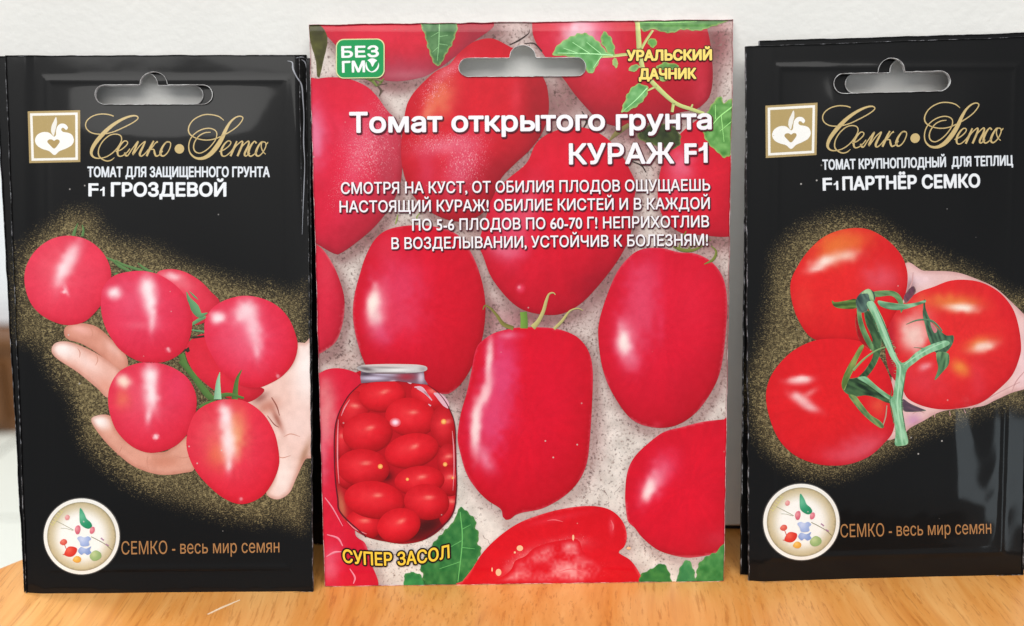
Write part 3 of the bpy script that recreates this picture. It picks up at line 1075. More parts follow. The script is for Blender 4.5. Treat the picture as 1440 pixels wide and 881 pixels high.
def medallion(pk, cx, cy, r, rot):
    th_ = np.linspace(0, 2 * math.pi, 73)[:-1]
    cs = np.stack([np.cos(th_), np.sin(th_)], 1)
    c = np.array([cx, cy])
    glow = pk.patch('printed_medallion', c + cs * (r + 1.5), (70, 68, 66), 2, step=5)
    root = glow
    pk.patch('medallion_ring', c + cs * r, (240, 238, 232), 6, step=3, parent=root)

    def face(P):
        d = np.hypot(P[:, 0] - cx, P[:, 1] - cy) / (r - 5)
        k = sstep(0.55, 1.0, d)[:, None]
        C = np.array((247., 246, 242)) * (1 - k) + np.array((196., 180, 142)) * k
        e = sstep(0.955, 1.0, d)[:, None]
        return C * (1 - e) + np.array((150., 138, 108)) * e
    pk.patch('medallion_face', c + cs * (r - 5), face, 10, step=3, parent=root)
    # garden motif: leaf, radishes, blue blossom, tomato, pumpkin, cabbage, tools
    S = lambda pts: np.array([(cx + (x - 440) / 5.873, cy + (y - 438) / 5.873) for x, y in pts])

    def bl(name, pts, c1, c2, lay=16):
        O = spline(S(pts), 1.5)
        m0 = O.mean(0); sp = np.ptp(O, 0).max() / 2
        pk.patch(name, O, lambda P: blobs(P, c1, [(m0[0] - sp * .3, m0[1] - sp * .3, sp * .7, sp * .7, 0, c2, 0.8, 1)]), lay, step=1.8, parent=root)
    bl('motif_leaf', [(430, 203), (462, 245), (482, 290), (515, 320), (528, 352), (500, 374), (462, 362), (430, 330), (424, 270)], (34, 138, 96), (120, 196, 160))
    bl('motif_radish', [(385, 380), (400, 350), (425, 348), (432, 380), (420, 415), (398, 418)], (206, 92, 112), (240, 170, 176))
    bl('motif_radish', [(508, 392), (520, 362), (545, 360), (550, 390), (535, 412), (515, 415)], (214, 104, 124), (240, 170, 176))
    bl('motif_blossom', [(405, 452), (430, 436), (465, 446), (495, 436), (520, 458), (500, 480), (505, 510), (470, 520), (435, 515), (425, 485)], (150, 172, 222), (214, 222, 246))
    bl('motif_blossom', [(412, 560), (435, 525), (480, 538), (520, 520), (508, 550), (522, 570), (490, 590), (462, 575), (440, 590)], (128, 152, 208), (190, 204, 238))
    bl('motif_tomato', [(262, 485), (285, 460), (315, 465), (320, 492), (295, 510), (270, 503)], (214, 84, 70), (236, 140, 124))
    bl('motif_tomato', [(305, 560), (330, 525), (365, 520), (402, 535), (398, 570), (370, 600), (335, 605), (300, 590)], (212, 48, 36), (238, 110, 90))
    bl('motif_pumpkin', [(368, 635), (385, 605), (410, 598), (436, 615), (432, 645), (400, 655)], (226, 158, 60), (244, 206, 120))
    bl('motif_cabbage', [(508, 605), (525, 570), (560, 552), (600, 575), (602, 610), (570, 635), (530, 635)], (142, 172, 110), (204, 216, 160))
    tl = lambda pts, w: np.c_[S(pts), np.full(len(pts), w)]
    pk.strokes('motif_tool', [tl([(520, 440), (570, 465), (640, 505), (690, 550)], 0.9)], (130, 122, 84), 14, parent=root, flat=True)
    pk.strokes('motif_tool', [tl([(232, 310), (300, 345), (375, 385)], 0.8), tl([(270, 370), (310, 372), (370, 388)], 0.6)], (160, 160, 130), 14, parent=root, flat=True)
    pk.strokes('motif_rake', [tl([(182 + 15 * i, 330 - 22 * i), (205 + 15 * i, 345 - 22 * i)], 0.9) for i in range(6)] + [tl([(200, 350), (290, 225)], 1.0)], (214, 206, 140), 14, parent=root, flat=True)
    bl('motif_radish', [(303, 282), (320, 258), (342, 268), (338, 296), (315, 303)], (222, 140, 140), (240, 190, 190))
    pk.strokes('motif_root', [tl([(600, 450), (625, 470)], 1.8), tl([(640, 500), (665, 515)], 1.8)], (176, 130, 160), 15, parent=root, flat=True)
    pk.strokes('motif_root', [tl([(300, 505), (312, 535), (322, 560)], 1.0), tl([(285, 585), (305, 590)], 1.0)], (200, 80, 60), 15, parent=root, flat=True)


medallion(PL, 115, 754.5, 53.3, 0)
medallion(PR, 1126.8, 734.2, 53.6, 0)

# ------------------------------------------------------------------ artwork of the left packet
WH = (250, 226, 226)
A = lambda p: Z(0, 320, 3.2, p)
B8 = lambda p: Z(60, 430, 3.037, p)
SK, SKL, SKD = (228, 172, 154), (246, 224, 216), (188, 116, 92)


def skin(pk, outline, items, layer, base=SK, name='printed_hand', rimd=(176, 104, 84)):
    O = spline(outline, 3)

    def ink(P):
        C = blobs(P, base, items)
        d = polydist(P, O)
        k = (0.45 * (1 - sstep(0, 7, d)))[:, None]
        C = C * (1 - k) + np.array(rimd, float) * k
        return C + (vnoise(P, 7, 5)[:, None] - 0.5) * 12
    return pk.patch(name, O, ink, layer, step=3)


skin(PL, B8([(92, 120), (100, 90), (150, 75), (230, 90), (300, 150), (355, 210), (362, 262), (320, 282), (250, 215), (170, 165), (110, 145)]),
     [(112, 462, 16, 7, 20, (240, 178, 168), .8, 1), (160, 490, 16, 8, 45, (244, 196, 184), .7, 1)], 4, (214, 146, 126), name='printed_finger')
skin(PL, B8([(38, 190), (55, 160), (100, 153), (160, 170), (240, 210), (310, 260), (330, 290), (285, 392), (230, 350), (150, 285), (60, 225)]),
     [(90, 492, 22, 12, 20, (250, 236, 232), .95, 1.3), (122, 510, 24, 9, 32, (248, 216, 208), .8, 1), (150, 545, 14, 10, 40, (216, 140, 118), .6, 1)], 5, (232, 176, 160), name='printed_finger')
skin(PL, B8([(208, 495), (230, 470), (290, 472), (320, 540), (400, 600), (520, 625), (620, 560), (650, 690), (600, 715), (500, 722), (400, 692), (330, 642), (260, 572)]),
     [(140, 592, 16, 10, 30, (252, 240, 236), .95, 1.4), (190, 645, 34, 10, 25, (222, 156, 136), .6, 1), (230, 650, 22, 10, 0, (200, 124, 100), .7, 1)], 4, (220, 158, 138), name='printed_finger')
skin(PL, B8([(1085, 160), (1120, 160), (1162, 160), (1164, 600), (1120, 660), (1082, 740), (1052, 802), (1000, 828), (955, 802), (985, 740), (985, 640), (940, 520), (870, 430), (850, 400), (920, 340), (1000, 300), (1060, 250), (1080, 200)]),
     [(432, 520, 22, 50, 0, (252, 238, 234), .9, 1.2), (420, 600, 26, 26, 0, (244, 212, 204), .8, 1.1), (398, 672, 14, 34, 12, (250, 228, 220), .85, 1.2),
      (376, 572, 16, 9, -20, (192, 122, 104), .85, 1.1), (390, 590, 4, 18, -25, (150, 76, 60), .75, 1), (366, 560, 12, 6, -30, (120, 50, 44), .6, 1),
      (428, 640, 5, 22, 20, (150, 100, 70), .6, 1)], 4, (236, 196, 184))
PL.strokes('printed_crease', [B8([(978, 392, 1.4), (1000, 430, 1.8), (1012, 470, 1.0)]), B8([(960, 470, 0.8), (990, 508, 1.6), (1010, 520, 0.7)])], (150, 84, 70), 5)

PL.strokes('printed_crease', [B8([(150, 182, .5), (160, 200, 1.3), (158, 222, .5)]), B8([(228, 205, .5), (236, 232, 1.2), (226, 256, .4)]), B8([(206, 96, .4), (214, 118, 1.1), (208, 140, .4)]), B8([(340, 600, .5), (330, 622, 1.2), (318, 640, .4)]), B8([(450, 640, .4), (446, 668, 1.2), (452, 700, .4)]), B8([(1030, 560, .4), (1060, 548, 1.2), (1100, 560, .4)]), B8([(1000, 640, .4), (1024, 650, 1.2), (1060, 640, .4)]), B8([(560, 640, .4), (600, 650, 1.4), (640, 640, .4)])], (208, 142, 122), 5.5, flat=True)
# stems first
PL.strokes('printed_stem', [A([(430, 128, 1.5), (500, 145, 3.2), (540, 175, 4.5), (590, 200, 3)]), A([(330, 40, 5), (338, 15, 4), (350, -18, .8)]), A([(372, 40, 4), (376, 10, 3), (370, -12, .8)]),
                            A([(520, 150, 3), (560, 170, 3.5), (640, 195, 4)]), A([(620, 160, 1), (650, 185, 4), (690, 205, 3)]), A([(520, 205, 5), (530, 225, 6), (560, 215, 5)])], (92, 128, 76), 5)
tp = (232, 52, 82); td = (206, 26, 52)


def hl(x, y, rx, ry, a, s=0.95, k=1.0, col=(252, 234, 236)):
    return (x, y, rx, ry, a, col, s, k)


tomato(PL, A([(110, 230), (125, 160), (170, 95), (240, 50), (320, 38), (400, 60), (460, 110), (495, 175), (500, 240), (480, 310), (440, 370), (380, 425), (300, 440), (220, 415), (160, 370), (125, 310)]),
       (230, 62, 88), (214, 34, 58), [(80, 375, 30, 34, 0, (238, 96, 112), .6, 1), hl(100, 362, 9, 24, 28, .75), hl(88, 382, 9, 22, 20, .85), hl(93, 408, 2.2, 7, -20, .7), hl(90, 411, 3, 2.5, 0, .8, 2)], 6)
tomato(PL, A([(705, 210), (760, 188), (830, 200), (900, 240), (950, 290), (990, 338), (960, 400), (880, 440), (800, 400), (740, 280)]),
       (226, 56, 80), (196, 30, 50), [hl(243, 389, 14, 6, 12, .85), (255, 400, 20, 10, 20, (238, 120, 134), .6, 1)], 6)
tomato(PL, A([(845, 520), (920, 480), (960, 560), (1020, 640), (1100, 700), (1190, 730), (1125, 785), (1040, 775), (960, 730), (880, 660), (838, 580)]),
       (222, 40, 62), (190, 22, 40), [(340, 530, 18, 10, 60, (232, 80, 96), .5, 1)], 6)
PL.strokes('printed_stem', [A([(840, 290, .8), (850, 320, 5), (875, 360, 12), (900, 395, 8), (935, 385, 1)]), A([(860, 440, 4), (900, 415, 5), (940, 400, 2)]), A([(862, 462, 2.2), (925, 470, 3)]),
                            A([(850, 285, .6), (875, 310, 2.5), (892, 325, .6)])], (98, 150, 104), 7)
PL.strokes('printed_stem', [A([(868, 497, 3), (920, 490, 3)]), A([(840, 545, 8), (850, 560, 4)])], (54, 44, 34), 7)
PL.strokes('printed_stem', [A([(815, 570, 9), (835, 620, 8), (870, 665, 7), (910, 715, 7), (950, 770, 9)])], (84, 118, 58), 7)
tomato(PL, A([(920, 460), (925, 410), (960, 360), (1020, 325), (1100, 308), (1180, 320), (1250, 355), (1300, 410), (1330, 480), (1340, 540), (1320, 610), (1270, 670), (1200, 710), (1150, 722), (1080, 710), (1000, 650), (950, 570), (925, 510)]),
       (228, 48, 80), (214, 22, 44), [(330, 470, 34, 36, 0, (232, 84, 112), .6, 1), hl(345, 440, 15, 18, 60, .95, 1.2), hl(357, 465, 11, 28, -12, .95, 1.2), hl(361, 494, 4, 12, -6, .7), hl(306, 447, 11, 9, -10, .95, 1.4), hl(391, 528, 3, 2, 30, .8, 2), (350, 478, 26, 40, -8, (240, 120, 146), .45, 1)], 8)
tomato(PL, A([(455, 330), (465, 270), (510, 220), (580, 200), (650, 197), (720, 215), (790, 260), (840, 320), (865, 400), (860, 480), (830, 550), (770, 595), (700, 610), (620, 600), (540, 550), (485, 470), (460, 400)]),
       (226, 52, 84), (212, 26, 50), [(190, 420, 34, 32, 0, (232, 92, 122), .65, 1), hl(207, 404, 11, 16, 0, .95, 1.2), hl(212, 425, 10, 22, -6, .95, 1.2), hl(214, 455, 4.5, 14, 0, .75), hl(161, 412, 10, 9, 0, .95, 1.4), hl(237, 492, 4, 2.5, 40, .7, 2), (200, 458, 26, 6, 0, (240, 128, 146), .4, 1)], 9, rimcol=None)
tomato(PL, B8([(280, 400), (290, 340), (330, 280), (400, 248), (470, 242), (550, 262), (620, 310), (655, 380), (655, 450), (630, 530), (580, 590), (520, 620), (450, 628), (380, 600), (320, 540), (290, 470)]),
       (224, 50, 78), (212, 28, 50), [(200, 560, 30, 34, 0, (232, 96, 116), .6, 1), hl(212, 528, 11, 14, 5, .95, 1.2), hl(213, 552, 10, 26, 0, .95, 1.2), hl(209, 585, 4, 12, 5, .7), hl(174, 537, 11, 9, 20, .9, 1.3, (252, 236, 214)), (172, 562, 10, 14, 0, (236, 140, 90), .5, 1), hl(219, 614, 4, 4, 0, .85, 2), (250, 540, 20, 30, 0, (228, 60, 100), .5, 1)], 9)
PL.strokes('printed_stem', [B8([(590, 235, 8), (640, 300, 6), (700, 380, 7), (740, 400, 8)]), B8([(670, 435, 5), (700, 420, 5), (740, 405, 4)]), B8([(850, 275, 1.2), (830, 320, 5), (820, 400, 9)]), B8([(760, 385, 6), (800, 380, 5), (860, 395, 3)])], (82, 118, 58), 9.5)
PL.strokes('printed_stem', [B8([(757, 285, 1), (750, 330, 6), (748, 400, 11)])], (150, 196, 160), 9.8)
tomato(PL, B8([(615, 600), (625, 520), (660, 450), (730, 410), (800, 400), (870, 410), (940, 460), (985, 530), (1005, 600), (1010, 680), (980, 760), (930, 820), (850, 848), (770, 820), (690, 750), (640, 680)]),
       (228, 50, 74), (214, 20, 40), [(310, 610, 30, 36, 0, (234, 110, 110), .6, 1), (332, 610, 15, 34, 5, (238, 168, 110), .75, 1.1), (306, 640, 16, 20, 0, (232, 130, 80), .55, 1), hl(317, 585, 9, 16, 0, .92, 1.2), hl(321, 620, 10, 32, -3, .92, 1.2), hl(322, 655, 4, 11, 0, .7), hl(339, 702, 3, 3, 0, .6, 2)], 10)

# ------------------------------------------------------------------ artwork of the right packet
R2 = lambda p: Z(1020, 280, 3.4286, p)
R3 = lambda p: Z(1020, 450, 3.4286, p)
skin(PR, np.concatenate([R2([(850, 345), (960, 347), (1100, 352), (1200, 382), (1300, 428), (1380, 498), (1440, 556), (1480, 590)]),
                         R3([(1480, 320), (1440, 335), (1380, 352), (1300, 388), (1230, 418), (1050, 440), (950, 490), (890, 522), (845, 560), (760, 560), (800, 300)])]),
     [(1290, 395, 26, 10, 0, (240, 208, 214), .8, 1), (1440, 520, 14, 60, 0, (238, 202, 206), .8, 1), (1285, 592, 12, 10, 0, (206, 150, 184), .9, 1), (1280, 405, 8, 14, 0, (120, 80, 90), .6, 1)], 4, (230, 188, 184), rimd=(188, 132, 130))
PR.strokes('printed_crease', [R3([(1180, 430, 1), (1230, 400, 1.6), (1320, 350, 1.4), (1420, 300, 1)]), R3([(1380, 352, .8), (1400, 300, 1.6), (1440, 250, 1.2)]), R3([(900, 455, .8), (930, 440, 1.4), (960, 450, .8)]), R2([(905, 352, .8), (900, 400, 1.8), (880, 450, 1.4)]), R3([(1010, 442, .8), (1008, 470, 1.2)]), R3([(1080, 440, .8), (1084, 462, 1.0)]), R3([(1150, 432, .8), (1158, 450, 1.0)])], (206, 156, 156), 4.5, flat=True)
tomato(PR, R2([(345, 330), (400, 250), (480, 180), (580, 145), (680, 145), (770, 190), (840, 260), (872, 330), (878, 400), (860, 480), (800, 600), (700, 690), (560, 700), (420, 672), (350, 580), (318, 480), (315, 400)]),
       (226, 36, 38), (200, 16, 26), [(1185, 486, 80, 9, 3, (150, 12, 24), .75, 1.2), (1268, 440, 7, 40, -12, (160, 16, 30), .55, 1), (1175, 345, 36, 22, -25, (232, 120, 52), .85, 1.1), (1200, 340, 30, 12, -10, (228, 110, 50), .6, 1), (1160, 368, 20, 8, -18, (252, 232, 220), .95, 1.2), (1190, 360, 18, 8, -10, (248, 214, 196), .8, 1), (1148, 378, 14, 5, -15, (250, 220, 210), .8, 1),
                                      (1240, 392, 26, 20, 0, (222, 92, 112), .65, 1.2), (1258, 346, 12, 22, -30, (214, 28, 36), .6, 1), (1130, 420, 14, 30, 0, (232, 60, 50), .5, 1)], 5)
tomato(PR, np.concatenate([R2([(860, 500), (930, 450), (1000, 425), (1080, 395), (1160, 390), (1240, 405), (1320, 450), (1380, 520), (1410, 600), (1425, 700)]),
                           R3([(1418, 180), (1380, 270), (1300, 350), (1230, 400), (1140, 425), (1040, 432), (950, 415), (880, 380), (850, 330), (790, 250), (770, 110), (800, 0)])]),
       (226, 40, 42), (206, 22, 34), [(1252, 500, 8, 60, 0, (150, 14, 40), .6, 1.2), (1290, 450, 22, 26, 0, (232, 124, 120), .7, 1.2), (1285, 472, 20, 24, 0, (244, 206, 196), .95, 1.4), (1340, 425, 40, 12, 5, (232, 130, 60), .85, 1.1), (1353, 433, 22, 6, 3, (252, 238, 226), .95, 1.2),
                                      (1412, 430, 14, 30, -30, (214, 26, 38), .7, 1.2), (1376, 484, 22, 10, -15, (236, 130, 60), .85, 1.1), (1382, 488, 18, 7, -12, (250, 226, 214), .9, 1.2), (1350, 518, 14, 10, 30, (238, 150, 60), .85, 1.1),
                                      (1300, 516, 10, 5, -20, (246, 190, 196), .8, 1.2), (1300, 535, 34, 24, 0, (220, 66, 88), .45, 1), (1375, 535, 12, 30, 0, (224, 64, 84), .4, 1)], 6)
tomato(PR, R3([(195, 370), (215, 280), (270, 200), (340, 140), (430, 100), (520, 90), (620, 97), (680, 120), (750, 190), (800, 300), (815, 400), (810, 530), (760, 600), (690, 660), (600, 695), (510, 703), (420, 690), (330, 650), (260, 580), (215, 480)]),
       (222, 26, 34), (204, 20, 36), [(1124, 535, 18, 6, -5, (246, 196, 196), .9, 1.3), (1128, 533, 10, 4, 0, (252, 226, 224), .8, 1.3), (1124, 560, 16, 7, 25, (248, 206, 206), .9, 1.2), (1138, 572, 16, 6, 25, (244, 190, 192), .85, 1.2), (1138, 553, 12, 4, -30, (238, 150, 150), .7, 1),
                                      (1215, 632, 36, 20, -20, (220, 96, 116), .7, 1.1), (1235, 570, 12, 14, 0, (234, 110, 70), .6, 1), (1180, 640, 26, 12, 0, (222, 80, 100), .5, 1)], 7)
S6 = lambda p: Z(1160, 390, 3.525, p)


def green(pk, pts, c0, c1, layer, name='printed_sepal', ang=60, parent=None):
    """a sepal or stalk: streaks of two greens along its length with a paler hairy rim"""
    O = spline(pts, 2.0)
    a = math.radians(ang)

    def ink(P):
        u = P[:, 0] * math.cos(a) + P[:, 1] * math.sin(a); v = -P[:, 0] * math.sin(a) + P[:, 1] * math.cos(a)
        k = np.clip(1.5 * vnoise(np.stack([u * 0.18, v], 1), 2.6, 3) - 0.25 + 0.3 * (vnoise(P, 5, 8) - .5), 0, 1)[:, None]
        C = np.array(c0, float) * (1 - k) + np.array(c1, float) * k
        k = (0.4 * (1 - sstep(0, 1.1, polydist(P, O))) * sstep(.4, .6, vnoise(P, 7, 2)))[:, None]
        return C * (1 - k) + np.array((176., 196, 140)) * k
    return pk.patch(name, O, ink, layer, step=1.6, parent=parent)


# soft dark hollows printed between the three fruits
green(PR, S6([(390, 100), (415, 60), (440, 45), (450, 70), (430, 100), (400, 130)]), (96, 58, 74), (128, 74, 90), 7.2, 'printed_shadow')
green(PR, S6([(385, 605), (420, 625), (470, 648), (500, 662), (430, 668), (388, 660)]), (74, 60, 74), (104, 76, 92), 7.2, 'printed_shadow', 20)
green(PR, S6([(160, 175), (190, 235), (210, 300), (245, 350), (235, 365), (190, 335), (165, 300), (150, 230)]), (150, 14, 24), (176, 18, 28), 7.2, 'printed_shadow')
DG, MG, LG, XG = (40, 66, 44), (74, 110, 70), (116, 160, 104), (142, 196, 156)
green(PR, S6([(158, 150), (176, 160), (184, 205), (200, 255), (228, 315), (252, 362), (240, 372), (212, 340), (186, 290), (164, 225)]), MG, LG, 8)
green(PR, S6([(196, 165), (222, 170), (246, 195), (254, 250), (279, 300), (274, 368), (256, 425), (222, 478), (190, 504), (160, 502), (196, 462), (232, 404), (240, 350), (232, 300), (206, 240), (196, 200)]), DG, MG, 8.3)
green(PR, S6([(34, 114), (48, 124), (95, 118), (150, 108), (165, 130), (152, 154), (102, 157), (56, 151), (38, 136)]), (56, 78, 38), (104, 136, 66), 8.3, ang=0)
green(PR, S6([(236, 74), (300, 66), (350, 73), (380, 104), (390, 148), (376, 177), (371, 148), (354, 112), (322, 92), (250, 98)]), MG, LG, 8.3, ang=20)
green(PR, S6([(262, 116), (310, 124), (390, 133), (450, 126), (500, 112), (500, 124), (440, 146), (380, 162), (320, 160), (272, 142)]), (78, 122, 88), XG, 8.6, ang=5)
green(PR, S6([(154, 110), (176, 78), (208, 60), (238, 70), (250, 96), (240, 125), (218, 138), (204, 172), (166, 172), (154, 140)]), (48, 66, 66), (92, 120, 108), 8.8)
green(PR, S6([(180, 82), (205, 60), (225, 62), (240, 92), (238, 122), (222, 112), (212, 82)]), LG, (170, 206, 160), 9.2)
green(PR, S6([(492, 108), (500, 160), (524, 214), (562, 256), (600, 288), (636, 290), (632, 330), (598, 374), (560, 380), (536, 358), (512, 300), (496, 240), (484, 180)]), (44, 70, 54), (86, 128, 96), 8.4, ang=70)
green(PR, S6([(522, 222), (540, 238), (556, 262), (544, 278), (528, 252)]), (200, 110, 120), (214, 130, 136), 8.7, 'printed_tomato')
green(PR, S6([(556, 372), (610, 378), (613, 430), (586, 466), (543, 510), (560, 452), (552, 405)]), (60, 96, 66), (112, 156, 108), 8.6, ang=100)
PR.strokes('printed_sepal', [S6([(402, 234, .8), (458, 213, 2.2), (520, 213, 2.4), (556, 238, 2.6), (580, 268, 2)]), S6([(440, 348, .6), (500, 354, 1.6), (560, 360, 1)])], (92, 130, 100), 8.9)
green(PR, S6([(84, 528), (94, 482), (122, 438), (134, 462), (122, 500), (152, 498), (196, 490), (222, 508), (270, 552), (322, 588), (352, 600), (338, 622), (306, 622), (250, 598), (200, 586), (152, 592), (112, 580), (90, 560)]), (24, 44, 30), (70, 104, 66), 9, ang=25)
green(PR, S6([(160, 500), (200, 492), (226, 512), (272, 552), (324, 588), (352, 600), (340, 616), (300, 596), (250, 560), (205, 528)]), (96, 140, 96), XG, 9.3, ang=35)
green(PR, S6([(84, 512), (108, 452), (138, 400), (174, 340), (193, 337), (191, 350), (162, 408), (142, 458), (116, 512), (96, 560), (84, 548)]), (86, 112, 52), (142, 160, 86), 9.4, ang=-60)
PR.strokes('printed_sepal', [S6([(140, 462, 3.4), (170, 428, 3), (215, 388, 2.4), (270, 356, 2), (330, 342, 1.2), (350, 350, .8)])], (134, 168, 110), 9.6)
green(PR, S6([(116, 584), (150, 588), (182, 628), (224, 680), (272, 712), (292, 740), (276, 748), (230, 718), (180, 672), (138, 620)]), MG, (134, 160, 92), 9.2, ang=48)
PR.strokes('printed_sepal', [S6([(306, 636, 1.4), (300, 690, 1.8), (284, 742, 1.6)])], (176, 150, 130), 9.2)
green(PR, S6([(206, 134), (222, 118), (240, 122), (262, 158), (290, 215), (318, 292), (342, 360), (366, 412), (386, 424), (414, 408), (450, 374), (500, 344), (560, 322), (600, 314), (618, 330), (575, 356), (530, 372), (480, 398), (440, 428), (408, 456), (394, 505), (387, 560), (382, 620), (386, 690), (400, 760), (411, 822), (376, 836), (346, 830), (349, 770), (340, 700), (328, 640), (318, 612), (336, 590), (344, 540), (352, 480), (352, 436), (328, 402), (300, 342), (268, 272), (242, 204)]), (108, 164, 122), (160, 208, 170), 10, 'printed_stem', 74)
PR.strokes('stem_highlight', [S6([(232, 140, .8), (270, 225, 2.2), (310, 320, 2.4), (352, 410, 2), (372, 450, 2.4), (364, 540, 2.2), (358, 640, 2.2), (372, 740, 2.4), (382, 815, 1)]), S6([(600, 318, .8), (520, 352, 1.8), (440, 400, 1.8), (390, 436, 1)])], (170, 214, 178), 10.5, flat=True)
PR.strokes('stem_crease', [S6([(256, 152, .5), (300, 250, 1.4), (345, 372, 1.2)]), S6([(400, 470, .6), (386, 560, 1.5), (380, 640, 1.5), (398, 760, 1.2)]), S6([(330, 560, .6), (322, 620, 1.2), (340, 720, 1)]), S6([(205, 140, .6), (240, 210, 1.2), (268, 280, 1.1), (300, 350, .6)])], (66, 112, 78), 10.4, flat=True)
hr = []
for k in range(120):
    e_ = S6([(232, 140), (270, 225), (310, 320), (352, 410), (372, 450), (364, 540), (358, 640), (372, 740), (382, 815)])
    i_ = RNG.integers(0, 8); t_ = RNG.random(); c_ = e_[i_] * (1 - t_) + e_[i_ + 1] * t_ + RNG.normal(0, 1.0, 2)
    sd = RNG.choice([-1, 1]); w_ = RNG.uniform(4, 8.5)
    hr.append(np.array([(*(c_ + [sd * w_ * .6, 0]), .35), (*(c_ + [sd * w_, RNG.uniform(-2, 1)]), .25)]))
o = PR.strokes('stem_hairs', hr, (150, 190, 150), 10.6, flat=True); o['kind'] = 'stuff'

# ------------------------------------------------------------------ the red packet in the middle
PM = Packet('seed_packet', [(457, 824.5), (1017.5, 817), (1031, 28), (435, 35.5)], 10.8, relief_mid, slot(*HM),
            'large red packet covered with plum tomatoes and a full glass jar, standing in the middle', None)

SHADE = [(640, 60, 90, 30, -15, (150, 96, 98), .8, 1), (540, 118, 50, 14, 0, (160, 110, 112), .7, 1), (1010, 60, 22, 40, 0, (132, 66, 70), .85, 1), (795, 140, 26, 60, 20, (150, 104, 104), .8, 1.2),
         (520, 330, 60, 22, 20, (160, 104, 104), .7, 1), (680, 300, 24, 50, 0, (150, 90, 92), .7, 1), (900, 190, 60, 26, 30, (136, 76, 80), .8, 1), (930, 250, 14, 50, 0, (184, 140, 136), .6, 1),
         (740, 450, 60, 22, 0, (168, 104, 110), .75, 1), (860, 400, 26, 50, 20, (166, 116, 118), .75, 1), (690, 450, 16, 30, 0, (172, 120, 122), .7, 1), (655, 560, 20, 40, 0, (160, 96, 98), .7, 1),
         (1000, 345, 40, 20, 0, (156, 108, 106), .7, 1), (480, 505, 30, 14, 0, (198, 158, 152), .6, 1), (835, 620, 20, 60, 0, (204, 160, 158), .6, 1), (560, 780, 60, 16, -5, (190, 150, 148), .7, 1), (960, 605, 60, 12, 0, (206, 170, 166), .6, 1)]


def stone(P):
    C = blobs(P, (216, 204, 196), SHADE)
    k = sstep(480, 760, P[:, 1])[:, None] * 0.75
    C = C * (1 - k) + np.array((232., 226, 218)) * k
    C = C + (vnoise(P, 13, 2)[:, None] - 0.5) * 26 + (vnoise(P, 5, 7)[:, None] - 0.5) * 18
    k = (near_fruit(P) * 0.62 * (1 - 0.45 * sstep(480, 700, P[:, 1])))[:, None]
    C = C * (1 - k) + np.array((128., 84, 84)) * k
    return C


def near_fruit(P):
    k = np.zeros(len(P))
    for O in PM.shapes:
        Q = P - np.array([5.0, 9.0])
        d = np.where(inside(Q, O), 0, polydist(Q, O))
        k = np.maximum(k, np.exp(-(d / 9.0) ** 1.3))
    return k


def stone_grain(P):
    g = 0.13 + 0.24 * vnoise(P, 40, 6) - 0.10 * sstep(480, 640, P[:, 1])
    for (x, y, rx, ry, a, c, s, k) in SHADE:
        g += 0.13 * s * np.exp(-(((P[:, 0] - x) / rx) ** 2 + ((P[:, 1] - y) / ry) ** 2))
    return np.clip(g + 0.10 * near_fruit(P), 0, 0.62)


C2 = lambda p: Z(430, 20, 4.361, p)
C4 = lambda p: Z(430, 130, 4.361, p)
C3 = lambda p: Z(640, 20, 3.595, p)
RDK = (176, 10, 30)
PK = (234, 150, 176)
# fine dark cracks and pebble marks in the stone
cr = []
for k in range(150):
    x = RNG.uniform(445, 1020); y = RNG.uniform(40, 812)
    a = RNG.uniform(0, math.pi); n_ = RNG.integers(3, 6); l_ = RNG.uniform(2, 5)
    p = []
    for i in range(n_):
        p.append((x, y, RNG.uniform(0.3, 0.9))); a += RNG.uniform(-.9, .9); x += math.cos(a) * l_; y += math.sin(a) * l_
    cr.append(np.array(p))
o = PM.strokes('stone_marks', cr, (132, 112, 106), 1, flat=True)
o['kind'] = 'stuff'

# rear tomatoes first
tomato(PM, [(430, 30), (447, 37), (455, 46), (472, 64), (500, 95), (545, 114), (590, 110), (615, 98), (640, 80), (665, 60), (690, 30), (560, 22)],
       (208, 34, 56), (150, 40, 60), [(560, 105, 70, 22, 0, (176, 60, 80), .8, 1.2), (665, 50, 24, 30, -40, (156, 40, 56), .8, 1), (520, 50, 50, 14, 0, (224, 40, 66), .7, 1), (590, 108, 50, 8, 0, (196, 132, 140), .5, 1)], 2, rima=0.3)
leaf(PM, [(434, 34), (450, 36), (459, 48), (460, 62), (455, 85), (449, 110), (446, 108), (444, 85), (437, 60)], (60, 58, 30), (92, 92, 44), 3, jag=0.3, rima=0.1)
tomato(PM, C3([(390, 40), (395, 110), (430, 180), (490, 260), (550, 330), (600, 400), (660, 470), (720, 530), (800, 565), (900, 565), (1000, 545), (1130, 500), (1210, 485), (1262, 450), (1292, 400), (1303, 300), (1290, 150), (1270, 60), (1250, 10), (800, -10), (400, 0)]),
       (202, 20, 42), (150, 18, 36), [(815, 50, 30, 34, 10, (240, 206, 216), .92, 1.3), (845, 70, 26, 40, 0, (226, 100, 140), .6, 1), (770, 60, 20, 30, 0, (216, 36, 66), .7, 1), (970, 60, 30, 40, 0, (196, 22, 40), .5, 1), (985, 120, 12, 40, 0, (214, 60, 80), .5, 1), (870, 165, 60, 20, 0, (158, 20, 38), .7, 1)], 2)
tomato(PM, [(985, 166), (955, 190), (938, 215), (928, 243), (925, 278), (934, 308), (956, 327), (986, 331), (1024, 333), (1034, 320), (1034, 170), (1010, 160)],
       (216, 24, 48), (170, 16, 36), [(958, 232, 20, 22, 0, (236, 120, 148), .75, 1.1), (950, 262, 14, 20, 0, (232, 90, 120), .5, 1), (990, 250, 20, 50, 0, (214, 24, 50), .5, 1)], 3)
